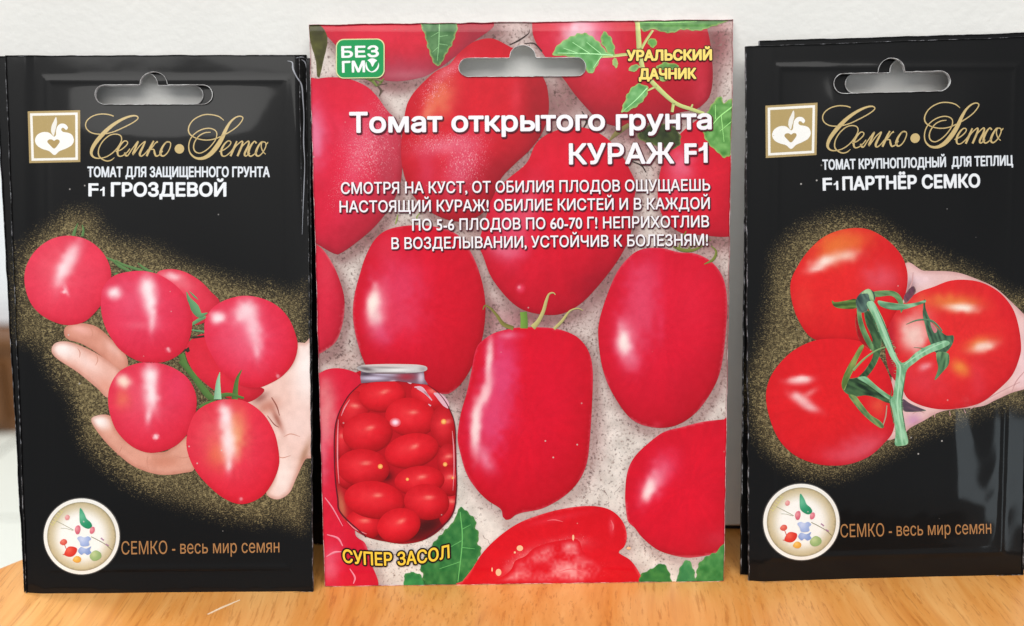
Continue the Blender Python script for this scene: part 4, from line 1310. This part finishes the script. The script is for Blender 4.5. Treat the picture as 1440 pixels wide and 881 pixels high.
tomato(PM, [(430, 340), (445, 344), (458, 356), (472, 380), (483, 412), (484.5, 436), (481, 459), (473, 480), (458, 493), (446, 499), (436, 500)],
       (212, 36, 62), (176, 18, 40), [(460, 380, 16, 30, 0, (222, 60, 80), .5, 1)], 3, rimcol=(226, 150, 150))
tomato(PM, [(740, 230), (752, 205), (765, 192), (785, 183), (812, 179), (835, 184), (857, 198), (874, 218), (886, 240), (894, 260), (891, 286), (887, 329), (869, 366), (839, 405), (813, 430), (783, 443), (744, 439), (718, 424), (692, 392), (680, 362), (674, 342), (683, 308), (692, 278), (712, 254)],
       (216, 16, 44), (166, 12, 32), [(720, 320, 26, 44, 0, (228, 96, 130), .6, 1), (710, 352, 20, 12, 0, (236, 130, 156), .65, 1), (790, 230, 50, 24, 0, (222, 22, 50), .7, 1), (745, 290, 14, 40, 15, (232, 120, 140), .45, 1),
                                      (732, 406, 6, 6, 0, (236, 70, 100), .8, 1.5), (730, 404, 2, 3, 0, (246, 190, 200), .7, 1), (835, 400, 30, 20, -40, (150, 14, 34), .6, 1)], 4)
tomato(PM, [(433, 118), (448, 111), (471, 109), (496, 113), (517, 123), (531, 137), (544, 155), (558, 170), (564, 190), (566, 230), (562, 262), (548, 292), (528, 318), (503, 340), (480, 356), (470, 357), (447, 344), (428, 330), (426, 200)],
       (222, 28, 60), (160, 30, 46), [(442, 190, 16, 44, 0, (232, 130, 164), .85, 1.1), (520, 190, 44, 40, 20, (226, 96, 120), .55, 1.1), (500, 240, 20, 60, 15, (232, 140, 160), .35, 1), (545, 240, 20, 70, 0, (176, 70, 84), .55, 1), (500, 320, 40, 20, -30, (176, 30, 50), .6, 1),
                                      (490, 140, 40, 20, 10, (220, 30, 56), .7, 1), (470, 280, 24, 40, 0, (214, 30, 60), .6, 1)], 5,
       fuzz=[(515, 215, 36, 48, 20, .46), (540, 150, 18, 16, 30, .40), (480, 260, 16, 40, 20, .30)])
tomato(PM, C2([(610, 600), (650, 500), (720, 420), (800, 350), (880, 310), (930, 250), (1000, 190), (1060, 160), (1150, 152), (1260, 205)]).tolist() +
       C3([(330, 190), (400, 260), (450, 330), (470, 400), (472, 500), (440, 600), (380, 685), (300, 760), (230, 835)]).tolist() + [(692, 280), (676, 302), (650, 312), (620, 306), (592, 288), (572, 258), (564, 215)],
       (210, 18, 38), (150, 16, 30), [(620, 140, 20, 34, 25, (232, 130, 90), .75, 1.1), (600, 165, 8, 28, 15, (236, 150, 110), .6, 1), (625, 205, 44, 14, -8, (234, 140, 160), .6, 1.1), (650, 235, 26, 46, 20, (226, 110, 140), .6, 1.1), (600, 240, 14, 40, 0, (214, 60, 90), .6, 1),
                                      (690, 100, 30, 20, 0, (216, 20, 40), .7, 1), (755, 150, 20, 60, 0, (150, 16, 30), .7, 1), (725, 135, 8, 26, 0, (222, 60, 76), .5, 1), (700, 240, 40, 20, -40, (150, 20, 36), .5, 1), (630, 100, 34, 8, -35, (226, 120, 130), .6, 1)], 6,
       fuzz=[(612, 125, 30, 14, -50, .40), (620, 200, 44, 16, -5, .46), (655, 225, 26, 40, 20, .40), (640, 96, 26, 8, -30, .38)])
tomato(PM, [(515, 359), (529, 335), (549, 322), (582, 317), (617, 320), (644, 331), (661, 353), (673, 380), (681, 412), (682.5, 442), (678, 477), (667, 508), (653, 534), (636, 551), (620, 554), (560, 545), (530, 530), (515, 515), (503, 483), (496.5, 448), (498, 418), (506, 386)],
       (216, 14, 44), (170, 6, 24), [(560, 400, 38, 40, 0, (222, 60, 96), .8, 1.3), (565, 450, 30, 26, 0, (226, 84, 116), .5, 1), (530, 435, 15, 34, 5, (240, 140, 160), .9, 1.2), (525, 428, 9, 24, 5, (252, 236, 226), .97, 1.5), (530, 448, 8, 10, 0, (244, 214, 210), .8, 1.2), (538, 470, 14, 18, -30, (226, 90, 130), .6, 1),
                                     (545, 350, 18, 22, 10, (222, 60, 84), .5, 1), (640, 440, 26, 70, 0, (208, 8, 36), .5, 1)], 7, rimcol=(214, 120, 130))
tomato(PM, [(889, 358), (906, 350), (929, 349), (955, 355), (978, 357), (1001, 369), (1017, 392), (1022.5, 425), (1020.5, 468), (1014, 517), (1001, 550), (978, 581), (949, 599), (916, 601), (886, 588), (860, 551), (847, 517), (841.5, 478), (843, 450), (856, 409), (870, 379)],
       (218, 16, 48), (176, 8, 28), [(905, 400, 26, 44, 8, (226, 70, 104), .75, 1.2), (900, 450, 24, 40, 0, (226, 84, 116), .6, 1.1), (880, 482, 15, 32, -8, (242, 150, 172), .9, 1.2), (877, 482, 9, 19, -8, (253, 236, 230), .97, 1.5), (890, 505, 12, 16, -25, (234, 120, 146), .6, 1), (975, 420, 30, 60, 0, (222, 28, 56), .6, 1),
                                     (930, 455, 5, 22, 0, (228, 60, 96), .5, 1), (924, 598, 6, 4, 0, (226, 60, 80), .7, 1)], 7, rimcol=(222, 120, 130))
tomato(PM, [(1032, 588), (1018, 590), (990, 593), (958, 601), (933, 608), (911, 624), (892, 643), (882, 665), (879, 697), (881, 724), (884, 735), (892, 742), (904, 757), (924, 773), (946, 781), (968, 784.5), (990, 782), (1006, 778), (1022, 769), (1034, 760)],
       (218, 12, 42), (176, 14, 32), [(920, 678, 14, 30, 30, (240, 150, 170), .9, 1.2), (912, 690, 7, 18, 22, (252, 230, 228), .95, 1.5), (935, 655, 18, 20, 40, (228, 80, 112), .6, 1), (1010, 760, 20, 14, 0, (200, 60, 76), .4, 1)], 6, rimcol=(240, 150, 156))
tomato(PM, [(680, 478), (694, 469), (711, 464), (728, 461), (754, 460.5), (779, 462), (800, 468), (815, 477), (828, 495), (833.5, 522), (832.5, 568), (829.5, 617), (825, 652), (813, 678), (792, 699), (763, 715), (735, 721), (724, 725), (718, 730), (711, 731), (707, 727), (704, 716), (686, 704), (670, 688), (656, 666), (647, 636), (643.5, 614), (648, 582), (656, 554), (662, 527), (667, 500), (672, 486)],
       (218, 10, 42), (182, 8, 26), [(705, 520, 24, 50, 5, (224, 70, 118), .85, 1.5), (690, 590, 30, 50, 10, (226, 76, 122), .8, 1.3), (688, 508, 5, 32, 4, (248, 206, 206), .95, 1.4), (681, 556, 8, 28, 20, (250, 206, 208), .92, 1.4), (669, 600, 8, 42, 2, (252, 222, 220), .97, 1.6), (682, 645, 10, 22, -25, (240, 160, 184), .7, 1),
                                     (715, 472, 16, 5, 0, (238, 140, 170), .7, 1), (770, 540, 26, 80, 0, (220, 8, 44), .6, 1)], 8, rimcol=(226, 90, 110))
# cut tomato at the bottom
M7 = lambda p: Z(640, 700, 3.789, p)
cut = tomato(PM, M7([(30, 470), (40, 445), (90, 380), (150, 290), (230, 210), (330, 140), (440, 95), (560, 62), (680, 45), (780, 50), (850, 80), (900, 140), (915, 210), (900, 262), (872, 292), (930, 330), (970, 380), (1000, 440), (1005, 480), (500, 520)]),
             (214, 14, 30), (204, 8, 28), [(760, 792, 50, 20, -20, (222, 96, 100), .6, 1.4), (735, 790, 26, 12, -35, (226, 150, 146), .6, 1.1), (800, 765, 26, 8, -5, (228, 160, 154), .6, 1.1), (750, 800, 12, 8, 0, (204, 20, 34), .7, 1), (845, 735, 30, 22, 0, (210, 10, 28), .8, 1.3), (820, 805, 20, 8, 0, (228, 120, 120), .6, 1),
                                       (780, 730, 40, 4, -12, (226, 60, 76), .5, 1), (860, 740, 3, 10, 0, (234, 110, 120), .6, 1)], 9, rimcol=(240, 130, 130),
             fuzz=[(770, 775, 50, 10, -18, .42), (735, 800, 14, 18, 20, .42), (820, 800, 30, 10, 0, .36)], rima=0.2)
FL = spline(M7([(200, 450), (262, 415), (300, 380), (322, 335), (372, 312), (420, 270), (500, 240), (620, 220), (662, 232), (684, 290), (752, 330), (790, 372), (770, 420), (700, 460), (420, 462)]), 3)


def flesh(P):
    d = polydist(P, FL)
    k = sstep(0, 12, d) * np.clip(0.25 + 1.1 * (vnoise(P, 16, 21) - .25) + 0.5 * (vnoise(P, 3.2, 4) - .5), 0, 1)
    core = np.exp(-((P[:, 0] - 762) / 20) ** 2 - ((P[:, 1] - 797) / 8) ** 2)
    k = (k * (1 - 0.8 * core))[:, None]
    return np.array((212., 16, 32)) * (1 - k) + np.array((236., 156, 156)) * k


PM.patch('printed_flesh', FL, flesh, 9.5, step=2, parent=cut)
PM.strokes('printed_flesh', [M7([(490, 122, .5), (530, 118, 1.5), (575, 128, .5)]), M7([(830, 120, .5), (842, 150, 2.2), (840, 175, .5)]), M7([(628, 205, .5), (630, 232, 1.5)]), M7([(540, 400, .5), (620, 380, 1.4), (700, 400, .5)])], (232, 104, 112), 9.7, flat=True, parent=cut)
for c in ((731, 771, 4.5, 4), (701, 805, 4, 5), (724, 777, 1.5, 1.5), (806, 756, 1.5, 4), (692, 801, 1, 3), (884, 771, 3, 2)):
    t_ = np.linspace(0, 2 * math.pi, 15)[:-1]
    PM.patch('printed_seed', np.stack([c[0] + c[2] * np.cos(t_), c[1] + c[3] * np.sin(t_)], 1), (240, 190, 150), 10, step=2, parent=cut)

tomato(PM, [(434, 530), (449, 525), (459, 520), (471, 518), (484, 519), (500, 524), (512, 532), (540, 640), (500, 740), (514, 765), (522, 791), (527, 832), (440, 840)],
       (216, 26, 54), (206, 20, 48), [(458, 580, 16, 50, 0, (232, 150, 150), .8, 1.3), (452, 640, 12, 40, 0, (232, 130, 150), .6, 1), (470, 780, 16, 20, 0, (232, 90, 120), .5, 1), (463, 800, 12, 20, 0, (236, 130, 150), .6, 1), (500, 780, 20, 30, 0, (206, 14, 44), .6, 1)], 6, rima=0.15, rimcol=(236, 140, 150))
PM.strokes('printed_vein', [np.array([(460, 752, 1.2), (475, 757, 2.6), (482, 768, 1.4)]), np.array([(459, 783, 1), (470, 777, 3), (480, 776, 1)]), np.array([(492, 800, 1.2), (499, 812, 2.4), (497, 821, 1.2)]), np.array([(457, 700, 1.2), (468, 715, 1.8), (482, 740, .8)])], (238, 140, 160), 7)

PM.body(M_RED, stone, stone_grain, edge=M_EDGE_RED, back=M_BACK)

# leaves and vine
leaf(PM, [(593, 31), (598, 50), (604, 72), (611, 90), (619, 91), (628, 74), (637, 58), (642, 33), (618, 27)], (60, 104, 58), (104, 146, 96), 7,
     veins=[np.array([(618, 30, 1.8), (617, 60, 1.4), (615, 86, .6)]), np.array([(618, 45, .9), (606, 52, .5)]), np.array([(618, 52, .9), (630, 50, .5)]), np.array([(617, 66, .9), (608, 74, .5)]), np.array([(617, 62, .9), (630, 64, .5)])])
leaf(PM, [(894, 24), (905, 44), (918, 41), (932, 45), (946, 46), (960, 41), (974, 43), (988, 42), (999, 38), (1012, 34), (1022, 26), (960, 18)], (58, 108, 48), (106, 160, 82), 7,
     veins=[np.array([(900, 32, 1.4), (950, 32, 1.4), (1010, 29, .6)])])
PM.strokes('printed_vine', [np.array([(896, 26, 6), (898, 56, 7), (900, 80, 7), (907, 103, 6), (924, 123, 6.5), (949, 145, 5.5), (972, 154, 5), (990, 160, 4)]),
                            np.array([(918, 43, 3), (908, 58, 3.5), (900, 72, 4)]), np.array([(898, 76, 2.5), (880, 77, 4), (862, 79, 4), (835, 81, 2.5), (812, 82, 1.5)]),
                            np.array([(924, 121, 3), (914, 126, 2.6), (906, 130, 1.5)]), np.array([(947, 145, 4), (945, 158, 4)]), np.array([(866, 83, 2), (862, 92, 2)]),
                            np.array([(900, 94, 2), (890, 98, 2)]), np.array([(972, 152, 3), (974, 147, 2)])], (198, 206, 130), 8)
leaf(PM, C3([(497, 208), (520, 160), (580, 120), (655, 100), (720, 140), (762, 190), (800, 212), (742, 216), (722, 250), (690, 300), (662, 280), (640, 235), (560, 212)]), (70, 140, 66), (140, 196, 132), 9,
     veins=[np.array([(862, 78, 1.6), (830, 76, 1.4), (784, 75, .8)]), np.array([(845, 76, 1), (825, 60, .6)]), np.array([(830, 76, 1), (805, 60, .6)]), np.array([(815, 76, .9), (792, 68, .5)]), np.array([(846, 79, 1), (834, 96, .5)])])
leaf(PM, C3([(738, 130), (745, 100), (765, 97), (798, 150), (803, 206), (780, 200), (755, 165)]), (66, 132, 60), (126, 186, 110), 9.5)
leaf(PM, C3([(845, 495), (860, 440), (888, 382), (930, 355), (972, 375), (958, 425), (910, 470)]), (74, 142, 70), (140, 196, 130), 9,
     veins=[np.array([(910, 124, 1.6), (895, 140, 1.2), (877, 156, .5)])])
leaf(PM, C3([(1020, 270), (1045, 252), (1090, 250), (1130, 262), (1110, 280), (1060, 285)]), (80, 130, 60), (120, 170, 90), 8.5)
leaf(PM, C3([(1030, 320), (1060, 318), (1075, 332), (1050, 342)]), (110, 160, 90), (140, 190, 110), 8.5)
leaf(PM, C3([(975, 150), (985, 125), (1010, 130), (1018, 155), (1000, 165)]), (90, 150, 70), (130, 186, 100), 8.5)
leaf(PM, C3([(882, 285), (890, 262), (915, 258), (930, 270), (905, 290)]), (100, 150, 90), (140, 190, 120), 8.5)
leaf(PM, C3([(800, 240), (815, 225), (820, 250), (812, 275)]), (110, 150, 80), (160, 190, 120), 8.5)
leaf(PM, [(999, 151), (1006, 142), (1014, 136), (1018, 146), (1032, 142), (1036, 200), (1021, 221), (1007, 212), (996, 201), (988, 182), (993, 165)], (66, 126, 52), (128, 184, 104), 7,
     veins=[np.array([(1030, 150, 1.8), (1010, 166, 1.4), (996, 184, .6)]), np.array([(1014, 163, 1), (1018, 200, .6)]), np.array([(1006, 168, 1), (1006, 148, .6)]), np.array([(1030, 170, 1), (1012, 185, .6)])])
leaf(PM, C3([(928, 612), (960, 575), (1000, 558), (1050, 555), (1100, 568), (1138, 620), (1130, 660), (1100, 682), (1020, 662), (950, 642)]), (38, 46, 28), (74, 86, 44), 4, rima=0.35)
PM.strokes('printed_vine', [C3([(780, 640, 2), (820, 600, 7), (880, 560, 6)])], (128, 116, 70), 4.5)
PM.strokes('printed_twig', [C2([(1250, 190, 1.2), (1310, 160, 2.2), (1365, 120, 1.2), (1372, 95, .6)]), C3([(350, 150, 1), (400, 150, 1.8), (440, 190, 2)]), C3([(880, 740, 1.4), (940, 765, 2), (965, 800, 1.4)]), C3([(640, 490, 1), (665, 540, 3), (650, 575, 2)])], (60, 44, 40), 6)
PM.strokes('printed_calyx', [C2([(330, 385, 2), (400, 405, 4), (440, 440, 3), (480, 395, 1.5)]), C2([(390, 410, 2), (430, 400, 3), (470, 420, 2)])], (112, 128, 62), 5.5)
PM.strokes('printed_twig', [C2([(440, 440, 2), (462, 470, 3.2), (450, 505, 1.5)]), C2([(440, 435, 1.5), (500, 428, .8)])], (92, 76, 64), 5.6)
PM.strokes('printed_calyx', [C4([(550, 810, 1.5), (560, 775, 2.4), (565, 750, 1)]), C4([(700, 740, 1), (680, 770, 2.2), (700, 800, 1)])], (150, 160, 90), 5.6)
PM.strokes('printed_calyx', [np.array([(947, 347, 3), (960, 352, 5), (975, 352, 4), (988, 346, 2)]), np.array([(990, 372, 1), (1003, 365, 4), (1007, 354, 3), (1000, 346, 1)]), np.array([(955, 348, 2), (960, 335, 2.6), (965, 325, 1)]), np.array([(968, 350, 2), (985, 340, 3), (1000, 338, 1)])], (120, 128, 58), 8)
PM.strokes('printed_calyx', [np.array([(737, 462, 10.5), (737, 450, 10), (736, 439, 9.5)])], (112, 150, 62), 9)
PM.strokes('printed_calyx', [np.array([(749, 461, 8), (757, 452, 6), (764, 438, 5), (768, 424, 4.2), (772, 414, 2.6), (778, 412, 1.8), (781, 415, 1)]), np.array([(779, 463, 4), (790, 452, 4), (801, 438, 2.4), (812, 434, 1.6), (820, 437, .8)])], (190, 180, 116), 9.2)
PM.strokes('printed_calyx', [np.array([(722, 462, 6), (708, 456, 5.5), (699, 444, 4), (690, 434, 3), (682, 430, 2), (679, 436, 1)])], (128, 122, 62), 9.1)

# lower leaves
leaf(PM, [(647, 714), (656, 720), (669, 733), (668, 742), (673, 752), (671, 764), (676, 774), (669, 791), (659, 808), (651, 816), (640, 826), (600, 826), (595, 806), (592, 795), (608, 767), (623, 750), (638, 733)], (26, 96, 46), (76, 142, 74), 8,
     veins=[np.array([(647, 720, 1.2), (650, 760, 1.6), (644, 818, 1)]), np.array([(649, 745, 1), (662, 738, .5)]), np.array([(650, 760, 1), (632, 770, .5)]), np.array([(649, 770, 1), (668, 772, .5)]), np.array([(647, 790, 1), (618, 800, .5)])], rima=0.2)
leaf(PM, [(569, 811), (574, 806), (587, 807), (595, 815), (600, 828), (572, 828)], (30, 110, 60), (60, 150, 80), 8, rima=0.2)
leaf(PM, [(902, 808), (912, 803), (920, 798), (929, 793), (936, 797), (940, 806), (941, 822), (902, 824)], (28, 98, 48), (70, 138, 66), 10, rima=0.2)
leaf(PM, [(953, 813), (957, 798), (966, 788), (973, 797), (976, 820), (952, 822)], (40, 116, 66), (84, 154, 92), 10, rima=0.2)
leaf(PM, [(979, 815), (983, 794), (996, 782), (1006, 778), (1022, 766), (1030, 822), (978, 824)], (36, 108, 48), (90, 154, 84), 10, rima=0.2)

# the jar of preserved tomatoes
JAR = [(508, 521), (507, 530), (510, 537), (503, 543), (488, 560), (477, 578), (471.5, 599), (470.5, 635), (471, 665), (474, 698), (479, 722), (492, 740), (515, 755), (543, 762), (569, 765), (595, 760), (617, 747), (634, 727), (641.5, 705), (642.5, 662), (641.5, 626), (639, 595), (631, 573), (619, 555), (600, 540), (596, 532), (595, 521)]
jar = PM.patch('printed_jar', spline(JAR, 3), lambda P: blobs(P, (186, 14, 28), [(600, 740, 30, 14, -20, (58, 14, 14), .9, 1.2), (560, 755, 50, 8, 0, (70, 14, 14), .8, 1), (480, 710, 6, 26, -10, (196, 120, 84), .85, 1.2), (478, 650, 8, 40, 0, (150, 10, 24), .6, 1), (552, 530, 40, 7, 0, (110, 24, 34), .7, 1), (543, 670, 10, 8, 0, (60, 8, 8), .8, 1)]), 10, step=3)
J = [(483, 620, 12, 26, 0), (484, 668, 12, 20, -25), (634, 712, 13, 26, 20), (506, 566, 17, 26, 35), (497, 578, 20, 26, 15), (606, 556, 26, 20, 20), (538, 557, 30, 21, -5), (578, 587, 33, 25, 8), (625, 601, 18, 28, -5), (517, 609, 32, 26, -5), (630, 648, 14, 22, 0),
     (579, 634, 35, 22, -12), (511, 658, 34, 24, 5), (632, 676, 17, 20, 0), (590, 676, 32, 19, -4), (511, 738, 23, 20, 10), (527, 703, 39, 24, 8), (600, 706, 29, 23, 8), (561, 739, 28, 22, -15)]
lay = 11
jt = []
for (cx, cy, rx, ry, a) in J:
    rx *= 1.10; ry *= 1.10
    t_ = np.linspace(0, 2 * math.pi, 41)[:-1]
    c, s_ = math.cos(math.radians(a)), math.sin(math.radians(a))
    O = np.stack([cx + rx * np.cos(t_) * c - ry * np.sin(t_) * s_, cy + rx * np.cos(t_) * s_ + ry * np.sin(t_) * c], 1)
    cl = np.array(spline(JAR, 3))
    m0 = cl.mean(0)
    inn = inside(O, cl)
    for _ in range(14):
        O[~inn] = O[~inn] + (np.array([cx, cy]) - O[~inn]) * 0.06
        inn = inside(O, cl)
    items = [(cx - rx * .15, cy - ry * .15, rx * .6, ry * .5, a, (236, 52, 60), .8, 1), (cx + rx * .1, cy - ry * .25, 6.5, 2.6, a - 10, (246, 150, 130), .8, 1)]
    k = (cx - 556) / 86
    base = np.array((224, 20, 36)) * (1 - 0.22 * k * k)
    jt.append(tomato(PM, O, base, (150, 6, 14), items, lay, step=3, rimw=6, rima=0.5, smooth=False, parent=jar))
    lay += 0.35
for (x, y, r) in ((535, 656, 3.6), (624, 593, 4.0), (626, 653, 3.2), (573, 674, 2.4), (637, 672, 2.2)):
    t_ = np.linspace(0, 2 * math.pi, 15)[:-1]
    PM.patch('stalk_scar', np.stack([x + r * np.cos(t_), y + r * np.sin(t_)], 1), lambda P: blobs(P, (236, 120, 60), [(x, y, r * .7, r * .7, 0, (250, 206, 120), .95, 2)]), lay + .3, step=1.6, parent=jar)
t_ = np.linspace(0, 2 * math.pi, 25)[:-1]
PM.patch('jar_glint', np.stack([556 + 8 * np.cos(t_), 594 + 6.5 * np.sin(t_)], 1), lambda P: blobs(P, (226, 60, 70), [(556, 594, 5.5, 4.5, 0, (250, 232, 246), .98, 1.3)]), lay + .3, step=2, parent=jar)
PM.strokes('jar_glint', [Z(440, 490, 5.875, p) for p in ([(860, 330, 1.5), (930, 370, 3), (985, 430, 1.2)], [(1000, 370, 2), (1050, 400, 9), (1100, 460, 9), (1118, 495, 2)], [(955, 460, 1.2), (975, 475, 2)], [(770, 265, 2), (800, 280, 4), (815, 290, 2)], [(840, 320, 1.5), (900, 330, 4), (960, 400, 1)])], (226, 176, 190), lay + .4, flat=True, parent=jar)
PM.strokes('jar_glint', [np.array([(476, 590, .6), (475, 615, 1.8), (475, 650, 1.6), (477, 680, .5)]), np.array([(636, 606, .6), (638, 630, 1.6), (638.5, 660, 1.3), (637, 690, .4)]), np.array([(492, 562, .5), (485, 573, 1.8), (480, 585, .6)]), np.array([(488, 733, .5), (500, 744, 1.5), (516, 751, .5)])], (236, 140, 150), lay + .45, flat=True, parent=jar)
PM.strokes('jar_outline', [np.array([(507, 540, 1), (488, 560, 1.4), (472, 598, 1.6), (471, 660, 1.6), (475, 700, 1.8), (480, 722, 2), (515, 755, 2)]), np.array([(641, 640, 1.2), (642, 690, 1.8), (634, 727, 2), (600, 757, 2)]), np.array([(601, 541, .8), (619, 555, 1.2), (632, 575, 1.4), (640, 600, 1.2), (641, 640, 1.2)])], (96, 22, 34), lay + .5, flat=True, parent=jar)
# neck and lid
neck = PM.patch('jar_neck', linear([(508, 522), (596, 520), (597, 533), (602, 541), (590, 540), (560, 536), (530, 537), (508, 539), (507, 530)], 2), lambda P: blobs(P, (120, 96, 112), [(525, 532, 20, 3, 0, (216, 208, 232), .9, 1.2), (540, 527, 26, 1.6, 3, (210, 200, 224), .8, 1.2), (592, 531, 5, 8, 0, (222, 210, 226), .9, 1.2), (572, 530, 14, 6, 0, (170, 40, 56), .8, 1.2), (553, 538, 5, 3, 0, (248, 226, 236), .9, 1.2), (515, 526, 10, 2, 0, (40, 30, 40), .8, 1), (575, 523, 20, 2, 0, (50, 26, 34), .7, 1)]), lay + .6, step=2, parent=jar)
PM.patch('jar_lid', spline([(502, 517.5), (508, 514), (525, 512.6), (552, 512), (585, 512.8), (598, 515), (601, 518), (598, 522), (580, 524.5), (552, 526), (524, 525), (508, 522)], 2),
         lambda P: blobs(P, (196, 190, 190), [(552, 514, 50, 1.5, 0, (228, 200, 196), .8, 1.2), (560, 520, 22, 3, -3, (244, 240, 238), .9, 1), (515, 519, 10, 2.5, 10, (70, 56, 60), .8, 1), (545, 525, 40, 1.2, 0, (80, 50, 56), .85, 1.3), (595, 519, 5, 3, 0, (150, 130, 130), .6, 1), (540, 517, 30, 1.1, 2, (130, 118, 120), .7, 1.2)]), lay + 1, step=1.6, parent=jar)

# badge
def rrect(x0, y0, x1, y1, r, sl=-0.012):
    P = []
    for cx, cy, a0 in ((x1 - r, y0 + r, -90), (x1 - r, y1 - r, 0), (x0 + r, y1 - r, 90), (x0 + r, y0 + r, 180)):
        for k in range(9):
            a = math.radians(a0 + k * 11.25); P.append((cx + r * math.cos(a), cy + r * math.sin(a)))
    P = np.array(P); P[:, 1] += sl * (P[:, 0] - x0)
    return P


top_l = lay + 2
bd = PM.patch('printed_badge', rrect(472.6, 55.6, 541, 111.2, 11), (226, 226, 170), top_l, step=6)
PM.patch('badge_field', rrect(474, 57, 539.6, 109.8, 10), (26, 152, 84), top_l + 1, step=6, parent=bd)
PM.text('badge_lettering', 'БЕЗ', (481, 81.5), (532.5, 80.3), 15.2, (246, 248, 246), top_l + 2, bold=0.035, parent=bd)
PM.text('badge_lettering', 'ГМ', (482, 102.3), (513, 101.6), 15.2, (246, 248, 246), top_l + 2, bold=0.035, parent=bd)
t_ = np.linspace(0, 2 * math.pi, 33)[:-1]
PM.patch('badge_circle', np.stack([523.6 + 9.6 * np.cos(t_), 92.6 + 9.8 * np.sin(t_)], 1), (246, 248, 246), top_l + 2, step=3, parent=bd)
PM.patch('badge_leaf', spline([(522, 101), (517.5, 96), (515.6, 89), (516.5, 85.5), (521, 89), (524, 94.5), (527.5, 88.5), (532.2, 85.6), (531.4, 93), (527.4, 98.6)], 1.2), (26, 152, 84), top_l + 3, step=2, parent=bd)


def shadowed(s, a, b, cap, bold, ink=(246, 242, 246), dark=(84, 22, 36), ex=0.03, sh=(1.1, 1.2)):
    PM.text('lettering_shadow', s, a, b, cap, dark, top_l, bold=bold + ex, shift=sh)
    PM.text('lettering', s, a, b, cap, ink, top_l + 2, bold=bold)


shadowed('Томат открытого грунта', (492.5, 186.5), (999.5, 181.5), 27.5, 0.030)
shadowed('КУРАЖ F', (801, 231), (978.5, 229.2), 28, 0.026)
shadowed('1', (982.5, 229.1), (994.5, 229), 28, 0.006)
shadowed('СМОТРЯ НА КУСТ, ОТ ОБИЛИЯ ПЛОДОВ ОЩУЩАЕШЬ', (480, 273), (998, 268.3), 16, 0.012)
shadowed('НАСТОЯЩИЙ КУРАЖ! ОБИЛИЕ КИСТЕЙ И В КАЖДОЙ', (478, 299), (997.5, 294), 16, 0.012)
shadowed('ПО 5-6 ПЛОДОВ ПО 60-70 Г! НЕПРИХОТЛИВ', (580, 324.5), (996.5, 319.5), 16, 0.012)
shadowed('В ВОЗДЕЛЫВАНИИ, УСТОЙЧИВ К БОЛЕЗНЯМ!', (551, 350.5), (995, 345.3), 16, 0.012)
for s, a, b in (('УРАЛЬСКИЙ', (882, 85.6), (1000, 84.6)), ('ДАЧНИК', (899, 111.6), (978, 110.8))):
    PM.text('lettering_outline', s, a, b, 14, (50, 14, 12), top_l, bold=0.12)
    PM.text('lettering', s, a, b, 14, (250, 222, 118), top_l + 2, bold=0.05)
PM.text('lettering_outline', 'СУПЕР ЗАСОЛ', (483, 790), (632, 784), 18, (30, 14, 14), top_l, bold=0.11, bend=7.5)
PM.text('lettering', 'СУПЕР ЗАСОЛ', (483, 790), (632, 784), 18, (248, 206, 66), top_l + 2, bold=0.02, bend=7.5)

print('triangles', sum(len(o.data.polygons) for o in SC.objects if o.type == 'MESH'))
